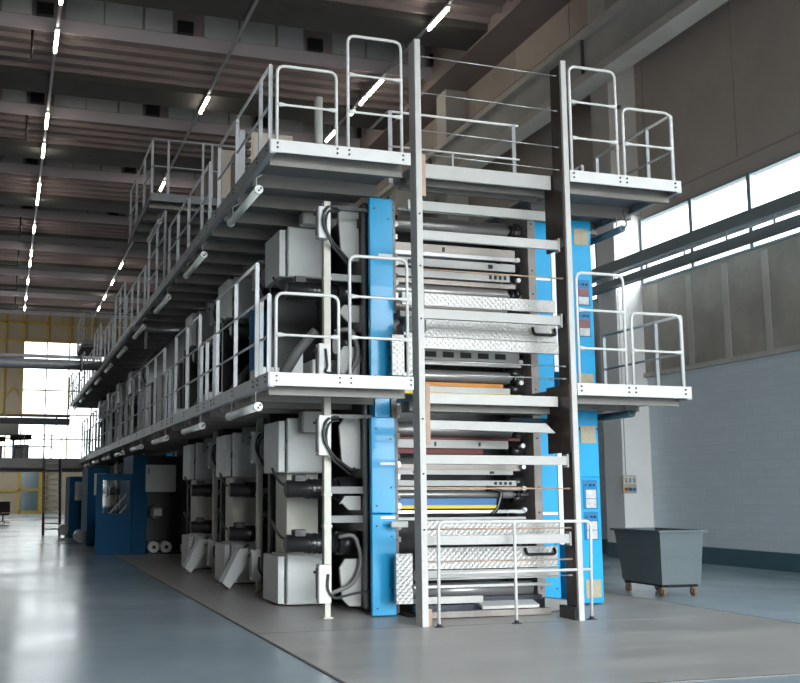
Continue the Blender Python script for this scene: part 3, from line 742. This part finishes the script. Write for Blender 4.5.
def cabinet(z0, z1, i, lev, y0=14.65, y1=15.6):
    t = thing('drive_cabinet', 'light grey drive cabinet, %s, by the %s printing tower' % (lev, NTH[i]), 'cabinet', (4.2, y0, z0), 'drive cabinets along the press')
    bx(4.06, 4.6, y0 + .02, y1, z0, z1, bevel=.012).build('body', 'cab', t)
    bx(3.935, 4.035, y0 + .1, y1 + .05, z0, z1 - .02, bevel=.01).build('door', 'cab', t)
    fb = bx(4.055, 4.61, y0 + .04, y0 + .09, z0 - .01, z1 + .02, bevel=.01).build('front_panel', 'cab', t)
    m = MB(); m.box(4.03, 4.06, y0 + .08, y0 + .12, (z0 + z1) / 2 - .05, (z0 + z1) / 2 + .05); m.build('latch', 'bolt', t)
    u = bx(4.02, 4.6, y0 + .1, y1 - .05, z0 - .015, z0).build('under_tray', 'cabdark', t)
    return t
def flap(i):
    t = thing('inspection_flap', 'open sloping grey flap low beside the %s printing tower' % NTH[i], 'flap', (3.9, 14.35, 0), 'open flaps along the press')
    m = MB(); m.prism([(3.7, .12), (3.82, .01), (4.15, .46), (4.15, .7), (4.0, .7)], 'y', 14.02, 14.05); m.bevel = .004; m.build('flap_panel', 'cab', t)
    m = MB(); m.prism([(3.7, .12), (3.73, .1), (4.03, .68), (4.0, .7)], 'y', 14.05, 14.35); m.build('chute_floor', 'black', t)
    m = MB(); m.prism([(3.7, .12), (3.82, .01), (4.15, .46), (4.15, .7), (4.0, .7)], 'y', 14.35, 14.38); m.build('flap_panel', 'shield', t)
    m = MB(); m.tube([(4.1, 14.3, .66), (4.3, 14.7, .72)], .03, 8); m.build('hinge_arm', 'cabdark', t)
    return t
sets = []
stan0 = stanchion(0)
mot = [motor(1.72, 0, 'upper of the ground-floor pair'), motor(.95, 0, 'lower of the ground-floor pair'), motor(4.6, 0, 'above the lower walkway')]
MOTLAB = ['upper of the ground-floor pair', 'lower of the ground-floor pair', 'above the lower walkway']
cabs = [cabinet(.04, .75, 0, 'standing on the floor'), cabinet(1.97, 2.76, 0, 'hung below the lower walkway'), cabinet(4.96, 5.72, 0, 'hung below the upper walkway')]
CABLAB = ['standing on the floor', 'hung below the lower walkway', 'hung below the upper walkway']
hood0 = []
for z0, lev in ((2.55, 'lower'), (5.72, 'upper')):
    t = thing('cable_hood', 'mid grey cable hood above the %s-walkway cabinet of the first tower' % lev, 'hood', (4.3, 14.5, z0), 'cable hoods along the press')
    z1 = 2.87 if lev == 'lower' else 5.92
    bx(4.22, 4.66, 14.38, 14.6, z0, z1 , bevel=.01).build('hood_body', 'shield', t)
    bx(4.2, 4.222, 14.4, 14.58, z0 + .02, z1 - .02).build('side_plate', 'cabdark', t)
    hood0.append(t)
flap0 = None
for i, dy in enumerate(DY):
    copy_tree(stan0, (0, dy, 0), 'cream conduit post with junction boxes beside the %s printing tower' % NTH[i + 1])
    for q, lab in zip(mot, MOTLAB): copy_tree(q, (0, dy, 0), 'black drive motor, %s, on the %s printing tower' % (lab, NTH[i + 1]))
    for q, lab in zip(cabs, CABLAB): copy_tree(q, (0, dy, 0), 'light grey drive cabinet, %s, by the %s printing tower' % (lab, NTH[i + 1]))
    for q, lab in zip(hood0, ('lower', 'upper')): copy_tree(q, (0, dy, 0), 'mid grey cable hood above the %s-walkway cabinet of the %s tower' % (lab, NTH[i + 1]))
t = flap(1)
t.location.y += 3.55
copy_tree(t, (0, 3.8, 0), 'open sloping grey flap low beside the third printing tower')

t = thing('centre_housing', 'tall black machine housing between the third tower and the blue folder', 'machine', (6, 24.5, 0))
bx(5.0, 7.5, 24.6, 28.2, 0, 5.85, bevel=.02).build('body', 'black', t)
bx(4.15, 4.98, 24.6, 31.6, 3.13, 5.8, bevel=.02).build('upper_casing', 'motor', t)
for y in (25.0, 27.4, 29.5): bx(4.02, 4.15, y, y + .8, 3.5, 4.9, bevel=.02).build('grey_box', 'cabdark', t)
for y in (25.2, 26.9): bx(4.985, 5.002, y, y + 1.1, .4, 2.2, bevel=.005).build('door', 'cabdark', t)
t = thing('guard_screen', 'dark blue guard screen behind the tall hoop rail of the lower walkway', 'guard panel', (4.15, 17.0, 3.11))
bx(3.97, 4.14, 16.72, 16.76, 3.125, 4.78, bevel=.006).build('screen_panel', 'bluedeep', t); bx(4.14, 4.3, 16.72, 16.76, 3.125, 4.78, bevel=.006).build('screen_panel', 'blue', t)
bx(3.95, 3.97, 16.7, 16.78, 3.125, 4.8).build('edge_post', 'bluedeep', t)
# boxes and pipe standing on the upper walkway
def deck_box(x0, x1, y0, y1, z0, z1, lab, m_='boxbeige'):
    t = thing('machine_housing', lab, 'machine housing', ((x0 + x1) / 2, y0, z0), 'housings above the upper walkway')
    bx(x0, x1, y0, y1, z0, z1, bevel=.02).build('body', m_, t)
    bx(x0 + .08, x1 - .08, y0 - .012, y0 + .002, z0 + .1, z1 - .1, bevel=.004).build('door', m_, t)
    m = MB(); m.box(x1 - .16, x1 - .12, y0 - .03, y0 - .012, (z0 + z1) / 2 - .08, (z0 + z1) / 2 + .08); m.build('handle', 'bolt', t)
deck_box(3.72, 4.5, 16.0, 17.4, 6.1, 7.7, 'beige machine housing behind the upper walkway rail, nearest of all')
deck_box(4.3, 5.8, 19.5, 20.8, 6.1, 7.75, 'beige machine housing on the upper walkway before the raised platform')
deck_box(4.2, 5.7, 20.95, 23.8, 8.0, 9.1, 'pale beige housing on the nearer raised platform')
t = thing('exhaust_pipe', 'short upright light grey pipe on the upper walkway behind the hoop rail', 'pipe', (3.95, 12.75, 6.1))
m = MB(); m.cyl((3.95, 12.75, 6.08), (3.95, 12.75, 7.05), .058, 16); m.build('pipe', 'bar', t)
m = MB(); m.cyl((3.95, 12.75, 6.085), (3.95, 12.75, 6.11), .1, 16); m.build('flange', 'bar', t)
t = thing('ladder_post', 'dark perforated upright behind the upper walkway rail', 'post', (3.5, 15.8, 6.1))
bx(3.5, 3.6, 15.7, 15.8, 6.085, 7.6).build('upright', 'galv', t)
m = MB()
for k in range(10): m.box(3.62, 3.7, 15.7, 15.8, 6.2 + k * .14, 6.28 + k * .14)
m.build('bracket', 'brown', t)
t = thing('handrail_pipe', 'thick grey pipe running along the upper walkway edge past midway', 'pipe', (3.0, 25.6, 5.85))
m = MB(); m.tube(arc_path([(4.2, 25.6, 5.8), (3.0, 25.6, 5.82), (3.0, 46.0, 5.82)], .3), .07, 12); m.build('pipe_run', 'pipe', t)
bx(3.3, 3.36, 25.57, 25.63, 5.3, 5.95).build('bracket', 'pipe', t)

# ---------------------------------------------------------------- blue folder unit
t = thing('folder_unit', 'deep blue folder unit with grey box and white reels in the press line', 'machine', (4, 28.5, 0))
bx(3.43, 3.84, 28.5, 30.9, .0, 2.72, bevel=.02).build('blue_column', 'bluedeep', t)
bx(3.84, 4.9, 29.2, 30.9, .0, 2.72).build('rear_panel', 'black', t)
o = bx(3.78, 4.62, 28.42, 28.75, 1.7, 2.45, bevel=.015).build('grey_box', 'cab', t); bx(3.84, 3.87, 28.405, 28.42, 2.2, 2.35).build('latch', 'bolt', o)
for x in (4.02, 4.36):
    m = MB(); m.tube([(x, 28.25, .2), (x, 28.9, .2)], .15, 20); q = m.build('paper_reel', 'paper', t)
    m = MB(); m.cyl((x, 28.235, .2), (x, 28.251, .2), .05, 12); m.build('reel_core', 'black', q)
m = MB(); m.cyl((4.1, 28.3, 1.15), (4.1, 29, 1.15), .2, 18); q = m.build('feed_drum', 'motor', t)
bx(4.0, 4.22, 28.25, 28.3, 1.05, 1.25).build('drum_plate', 'paper', q)
bx(3.86, 4.8, 28.3, 29.2, .0, .05).build('base_tray', 'black', t)
t = thing('guard_enclosure', 'bright blue guard panel with a window opening beside the folder', 'guard panel', (2.95, 28.5, 0))
m = MB(); m.box(2.45, 3.42, 28.48, 28.54, .0, 1.12); m.box(2.45, 3.42, 28.48, 28.54, 2.02, 2.19); m.box(2.45, 2.62, 28.48, 28.54, 1.12, 2.02); m.box(3.38, 3.42, 28.48, 28.54, 1.12, 2.02)
m.build('frame_panel', 'bluedeep', t); bx(2.62, 3.38, 28.51, 28.52, 1.12, 2.02).build('glass_pane', 'glass', t)
bx(3.36, 3.42, 28.54, 31.0, .0, 2.19).build('side_panel', 'bluedeep', t)
t = thing('slanted_rail_pair', 'two pale sloping bars seen through the blue guard window', 'bars', (3, 29.3, 0))
for dx in (0, .28):
    m = MB(); m.tube([(2.6 + dx, 29.2, .006), (2.8 + dx, 29.2, 1.0), (3.45 + dx, 29.2, 1.75)], .025, 8); m.build('bar', 'rail', t)
bx(2.7, 4.2, 29.4, 31, 0.0, 1.05).build('base_table', 'black', t)
# dark machinery beyond the folder
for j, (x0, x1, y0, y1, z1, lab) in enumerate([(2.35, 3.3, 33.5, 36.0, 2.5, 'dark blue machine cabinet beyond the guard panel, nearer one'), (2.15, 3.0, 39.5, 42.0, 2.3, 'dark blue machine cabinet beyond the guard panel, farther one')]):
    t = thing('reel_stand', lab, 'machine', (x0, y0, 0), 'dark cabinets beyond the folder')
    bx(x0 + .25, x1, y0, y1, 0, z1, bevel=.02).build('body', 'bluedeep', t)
    bx(x0 + .45, x1 - .1, y0 - .05, y0 + .02, z1 - .9, z1 - .2, bevel=.01).build('grey_box', 'cab', t)
    m = MB(); m.cyl((x0 + .1, y0 + .1, .3), (x0 + .1, y0 + 1.0, .3), .2, 16); m.build('roll', 'motor', t)

# ---------------------------------------------------------------- cross-hall bridge, pipes, stairs
t = thing('foot_bridge', 'grey foot bridge with rails crossing the hall to the press', 'bridge', (-2, 45, 2.9))
bx(-12.98, 4.3, 45, 46.4, 2.98, 3.1).build('deck', 'deck', t); bx(-12.98, 4.3, 44.94, 45, 2.74, 3.16).build('front_beam', 'post', t)
bx(-12.98, 4.3, 46.4, 46.5, 2.6, 3.0).build('rear_beam', 'joist', t)
m = MB()
for z in (4.15, 3.65): m.cyl((-12.9, 45.05, z), (2.0, 45.05, z), .025, 8)
r = m.build('railing', 'galv', t)
for k in range(14): bx(-12.8 + k * 1.13, -12.75 + k * 1.13, 45.03, 45.07, 3.1, 4.15).build('post', 'galv', r)
for x in (-6.0, -12.0): bx(x - .15, x + .15, 45.5, 45.8, 0, 2.98).build('support', 'joist', t)
for (x0, x1, z1, lab, nm) in ((-.75, -.1, 4.1, 'low dark machine block on the foot bridge at the photo edge', 'bridge_motor'), (.4, 1.0, 4.2, 'dark machine block on the foot bridge with a flat top', 'bridge_motor')):
    t = thing(nm, lab, 'machine', (x0, 45.8, 3.1))
    m = MB(); m.box(x0, x1, 45.6, 46.1, 3.1, 3.1 + (z1 - 3.1) * .6); m.bevel = .03; m.build('block', 'black', t)
    m = MB(); m.tube([(x0 - .2, 45.85, z1 - .15), (x1 + .1, 45.85, z1 - .1)], .12, 12); m.build('arm', 'black', t)
t = thing('paper_roll', 'large beige roll lying on the foot bridge at the photo edge', 'roll', (-.6, 46.1, 4.4))
m = MB(); m.tube([(-1.9, 46.1, 4.42), (.55, 46.1, 4.42)], .26, 24); m.build('roll_body', 'paper', t)
m = MB(); m.box(-1.6, -1.5, 45.95, 46.25, 3.1, 4.17); m.box(.3, .4, 45.95, 46.25, 3.1, 4.17); m.build('cradle', 'black', t)
for y, z, r, lab in ((35.0, 5.98, .17, 'thick grey duct crossing the hall before the bright far window'), (51.8, 5.2, .17, 'lower grey duct crossing the hall above the foot bridge')):
    t = thing('cross_duct', lab, 'duct', (-4, y, z), 'ducts crossing the hall')
    m = MB(); m.tube([(-13.0, y, z), (3.05, y, z)], r, 16); m.build('duct_pipe', 'pipe', t)
    m = MB(); m.tube([(-12.9, y - .05, z + .26), (3.05, y - .05, z + .26)], .06, 10); m.build('side_pipe', 'galv', t)
    for x in (-8, -4, -.4, 2.4): bx(x - .03, x + .03, y - r - .02, y + r + .02, z - r - .02, z + .34).build('strap', 'pipe', t)
t = thing('steel_stair', 'steep dark blue stair with pale treads rising to the foot bridge', 'stairs', (2, 45, 0))
for x in (1.62, 2.28): 
    m = MB(); m.prism([(43.0, 0), (43.25, 0), (44.9, 3.1), (44.65, 3.1)], 'x', x - .05, x + .05); m.build('stringer', 'navy', t)
for k in range(13): bx(1.65, 2.25, 43.1 + .125 * k, 43.32 + .125 * k, .2 + .225 * k, .25 + .225 * k).build('tread', 'white', t)
m = MB()
for x in (1.6, 2.3): m.tube([(x, 43.05, .9), (x, 44.75, 4.1)], .022, 8)
m.build('handrail', 'galv', t)

t = thing('swivel_chair', 'black chair on the shiny floor at the far left photo edge', 'chair', (.05, 60, 0))
bx(-.3, .4, 59.7, 60.3, .45, .58, bevel=.04).build('seat', 'black', t)
m = MB(); m.prism([(60.25, .6), (60.37, .6), (60.5, 1.2), (60.42, 1.22)], 'x', -.3, .42); m.bevel = .02; m.build('backrest', 'black', t)
m = MB(); m.cyl((.05, 60, .08), (.05, 60, .46), .04, 10); m.build('column', 'motor', t)
m = MB()
for k in range(5):
    a = k * 2 * PI / 5; m.tube([(.05, 60, .12), (.05 + .34 * math.cos(a), 60 + .34 * math.sin(a), .05)], [.03, .02], 8); 
m.build('star_base', 'motor', t)
m = MB()
for k in range(5):
    a = k * 2 * PI / 5; cx_, cy_ = .05 + .34 * math.cos(a), 60 + .34 * math.sin(a); m.cyl((cx_ - .02, cy_, .035), (cx_ + .02, cy_, .035), .034, 10)
m.build('caster', 'black', t)

# ---------------------------------------------------------------- waste cart on the right
t = thing('waste_cart', 'grey green wheeled waste cart on the floor by the blockwork wall', 'cart', (10.55, 14.75, 0))
def frustum(b0, b1, z0, z1):
    vs = [(b0[0], b0[2], z0), (b0[1], b0[2], z0), (b0[1], b0[3], z0), (b0[0], b0[3], z0), (b1[0], b1[2], z1), (b1[1], b1[2], z1), (b1[1], b1[3], z1), (b1[0], b1[3], z1)]
    return vs
bo, to = (10.17, 10.9, 14.24, 15.32), (10.12, 10.94, 14.18, 15.46)
bi, ti = (10.19, 10.88, 14.26, 15.38), (10.15, 10.91, 14.21, 15.43)
m = MB(); vo = frustum(bo, to, .2, 1.04); vi = frustum(bi, ti, .23, 1.04)
m.add(vo + vi, [(0, 3, 2, 1), (0, 1, 5, 4), (1, 2, 6, 5), (2, 3, 7, 6), (3, 0, 4, 7), (8, 9, 10, 11), (8, 12, 13, 9), (9, 13, 14, 10), (10, 14, 15, 11), (11, 15, 12, 8),
                (4, 5, 13, 12), (5, 6, 14, 13), (6, 7, 15, 14), (7, 4, 12, 15)])
body = m.build('bin_body', 'bin', t)
m = MB(); x0, x1, y0, y1 = to
for (a, b, c, d_) in ((x0 - .05, x1 + .05, y0 - .05, y0 + .01), (x0 - .05, x1 + .05, y1 - .01, y1 + .05), (x0 - .05, x0 + .01, y0, y1), (x1 - .01, x1 + .05, y0, y1)): m.box(a, b, c, d_, 1.03, 1.065)
m.build('rim', 'bin', t)
m = MB(); m.box(10.15, 10.915, 14.2, 14.21, .63, .645); m.box(10.14, 10.15, 14.22, 15.42, .63, .645); m.build('seam', 'bin', body)
m = MB(); m.box(10.2, 10.88, 14.3, 14.38, .15, .2); m.box(10.2, 10.88, 15.25, 15.33, .15, .2); m.box(10.24, 10.3, 14.3, 15.3, .16, .2); m.box(10.78, 10.84, 14.3, 15.3, .16, .2); m.build('chassis', 'black', t)
for (x, y) in ((10.24, 14.34), (10.82, 14.34), (10.24, 15.28), (10.82, 15.28)):
    m = MB(); m.tube([(x - .022, y, .075), (x - .018, y, .075), (x + .018, y, .075), (x + .022, y, .075)], [.06, .069, .069, .06], 20); wq = m.build('caster_wheel', 'caster', t)
    m = MB(); m.box(x - .035, x - .027, y - .03, y + .03, .06, .155); m.box(x + .027, x + .035, y - .03, y + .03, .06, .155); m.box(x - .04, x + .04, y - .045, y + .045, .145, .155); m.build('fork', 'casterfork', wq)

# socket panel on the white column
t = thing('socket_panel', 'small grey power socket panel on the white column by the wall', 'socket panel', (15.45, 22.82, 1.9))
bx(15.24, 15.64, 22.79, 22.85, 1.66, 2.12, bevel=.01).build('backplate', 'khaki', t)
bx(15.27, 15.61, 22.775, 22.79, 1.9, 2.09, bevel=.004).build('breaker_window', 'display', t)
for k, cm in enumerate(('red', 'inkblue', 'bluedk')):
    m = MB(); m.cyl((15.32 + .12 * k, 22.79, 1.77), (15.32 + .12 * k, 22.75, 1.75), .045, 14); q = m.build('socket', cm if cm != 'red' else mat('socket_red', (.5, .08, .06), .4), t)
    bx(15.295 + .12 * k, 15.345 + .12 * k, 22.76, 22.778, 1.93, 2.05).build('breaker', 'cabdark', t)
m = MB(); m.cyl((15.36, 22.835, 2.12), (15.36, 22.835, 7.0), .014, 8); m.build('conduit', 'post', t)

# two dark beams / cable trays along the window strip
for (z0, z1, x0, x1, lab) in ((7.33, 7.6, 14.85, 15.2, 'dark teal service tray before the windows, upper of two'), (6.98, 7.16, 14.95, 15.2, 'dark teal service tray before the windows, lower of two')):
    t = thing('service_tray', lab, 'cable tray', (15, 5, z0), 'service trays along the window strip')
    bx(x0, x1, 3, 44, z0, z1).build('tray_channel', 'tray', t)
    m = MB()
    for y in [y for y in pil_y if 3 < y < 44]: m.box(x0 + .02, 15.31, y + .35, y + .5, z0 + .04, z1 - .04)
    m.build('wall_bracket', 'tray', t)
    if z0 > 7.2:
        m = MB(); m.cyl((14.9, 3, 7.25), (14.9, 44, 7.25), .025, 8); m.build('conduit', 'galv', t)
        m = MB()
        for y in [5 + 1.45 * k for k in range(26)]: m.box(14.94, 14.97, y, y + .06, 7.14, 7.35)
        m.build('hanger', 'galv', t)

# ---------------------------------------------------------------- ceiling light lines
def line(x, name, ys, lab):
    t = thing('lighting_rail', 'thin dark lighting rail under the roof, ' + lab, 'lighting rail', (x, 20, 16.7), 'lighting rails under the roof')
    bx(x - .05, x + .05, 5, 88, 16.68, 16.76).build('rail_channel', 'pipe' if name != 'mid' else 'girder', t)
    m = MB()
    for k in range(20): m.cyl((x, 6 + 4.2 * k, 16.76), (x, 6 + 4.2 * k, 17.4), .012, 6)
    m.build('hanger', 'girder', t)
    for i, (a, b) in enumerate(ys):
        q = thing('ceiling_light', 'lit tube light on the %s lighting rail, %s from the near end' % (name, NTH[i]), 'light', (x, a, 16.6), 'lit tube lights under the roof')
        bx(x - .07, x + .07, a, b, 16.62, 16.68).build('housing', 'white', q)
        m = MB(); m.cyl((x, a + .04, 16.57), (x, b - .04, 16.57), .052, 10); m.build('tube', 'tube_lit', q)
line(1.12, 'left', [(28.9, 30.4), (32.3, 34.0), (39.9, 41.6), (43.6, 45.4), (49.4, 51.1), (51.5, 53.2), (57.5, 59.2), (63.6, 65.2), (66.6, 68.2), (72.6, 74.2), (79.0, 80.6), (83.5, 85.2)], 'over the open floor')
line(6.9, 'middle', [(36.4, 38.1), (47.5, 48.9), (65.6, 67.2), (71.2, 72.8), (77, 78.6), (82, 83.6)], 'over the press')
line(12.65, 'right', [(27.2, 28.75), (32.9, 34.5), (34.7, 35.4), (36.1, 36.5), (38.4, 39.75), (44.6, 46.2)], 'nearest the windows')
for k, y in enumerate((33.0, 41.0, 57, 65, 73, 81)):
    t = thing('drop_pipe', 'dark angled drop pipe under the roof, %s from the near end' % NTH[k], 'pipe', (.3, y, 17), 'drop pipes under the roof')
    m = MB(); m.tube([(.35, y + .3, 17.0), (.35, y + .3, 15.9), (-2.5, y + .3, 15.9)], .055, 8); m.build('pipe_run', 'black', t)

# ---------------------------------------------------------------- light: sky through the windows
SKY_SUN, SKY_MID, SKY_FAR = 23.0, 16.0, 3.4
w = bpy.data.worlds.new('World'); S.world = w; w.use_nodes = True
nt = w.node_tree; bg = nt.nodes['Background']
tc = nt.nodes.new('ShaderNodeTexCoord'); sp = nt.nodes.new('ShaderNodeSeparateXYZ'); nt.links.new(tc.outputs['Generated'], sp.inputs[0])
rp = nt.nodes.new('ShaderNodeValToRGB'); nt.links.new(sp.outputs['Z'], rp.inputs['Fac'])
rp.color_ramp.elements[0].position = 0.0; rp.color_ramp.elements[0].color = (.30, .29, .27, 1)
rp.color_ramp.elements[1].position = .03; rp.color_ramp.elements[1].color = (.95, .98, 1.0, 1)
nt.links.new(rp.outputs['Color'], bg.inputs['Color'])
# brighter sky on the sun's side (behind the viewer, towards the window wall), dimmer on the far side
dt = nt.nodes.new('ShaderNodeVectorMath'); dt.operation = 'DOT_PRODUCT'; dt.inputs[1].default_value = (.5, -.866, 0)
nt.links.new(tc.outputs['Generated'], dt.inputs[0])
sk = nt.nodes.new('ShaderNodeMapRange'); sk.inputs['From Min'].default_value = -1; sk.inputs['From Max'].default_value = 1
nt.links.new(dt.outputs['Value'], sk.inputs['Value'])
sr = nt.nodes.new('ShaderNodeValToRGB'); sr.color_ramp.interpolation = 'EASE'
e0, e1 = sr.color_ramp.elements
e0.position = .42; e0.color = (SKY_FAR / 50,) * 3 + (1,)
e1.position = 1.0; e1.color = (SKY_SUN / 50,) * 3 + (1,)
em = sr.color_ramp.elements.new(.67); em.color = (SKY_MID / 50,) * 3 + (1,)
nt.links.new(sk.outputs['Result'], sr.inputs['Fac'])
ms = nt.nodes.new('ShaderNodeMath'); ms.operation = 'MULTIPLY'; ms.inputs[1].default_value = 50
nt.links.new(sr.outputs['Color'], ms.inputs[0]); nt.links.new(ms.outputs[0], bg.inputs['Strength'])
def portal(name, loc, rot, sx, sy):
    l = bpy.data.lights.new(name, 'AREA'); l.shape = 'RECTANGLE'; l.size = sx; l.size_y = sy
    l.cycles.is_portal = True
    o = bpy.data.objects.new(name, l); o.location = loc; o.rotation_euler = rot; COL.objects.link(o)
portal('daylight_rear_window', ((RX0 + RX1) / 2, YB - .4, (RZ0 + RZ1) / 2), (PI / 2, 0, 0), RX1 - RX0, RZ1 - RZ0)
portal('daylight_right_window', (XW + .35, 18.1, (W0 + W1) / 2), (0, PI / 2, 0), W1 - W0, 30.4)
portal('daylight_left_window', (XL - .35, (LY0 + LY1) / 2, (LZ0 + LZ1) / 2), (0, -PI / 2, 0), LZ1 - LZ0, LY1 - LY0)
portal('daylight_far_window', (.5, YF + .4, 9.5), (-PI / 2, 0, 0), 17, 10.6)

# ---------------------------------------------------------------- camera
cam = bpy.data.cameras.new('camera'); co = bpy.data.objects.new('camera', cam); COL.objects.link(co)
FPX, PITCH, YAW, CX, CY = 1013.0757, .134332645, .292685181, 310.99, 356.84
cam.sensor_fit = 'HORIZONTAL'; cam.sensor_width = 36; cam.lens = FPX * 36 / 800
cam.shift_x = (400 - CX) / 800; cam.shift_y = (CY - 341.5) / 800
cam.clip_end = 300
co.location = (0, 0, 1.65); co.rotation_euler = (PI / 2 + PITCH, 0, -YAW)
S.camera = co
S.view_settings.view_transform = 'Standard'; S.view_settings.look = 'None'; S.view_settings.gamma = 1
S.view_settings.use_curve_mapping = False; S.view_settings.exposure = 0.2
S.cycles.use_denoising = True
S.cycles.max_bounces = 8; S.cycles.diffuse_bounces = 5; S.cycles.transparent_max_bounces = 12
S.cycles.sample_clamp_indirect = 6
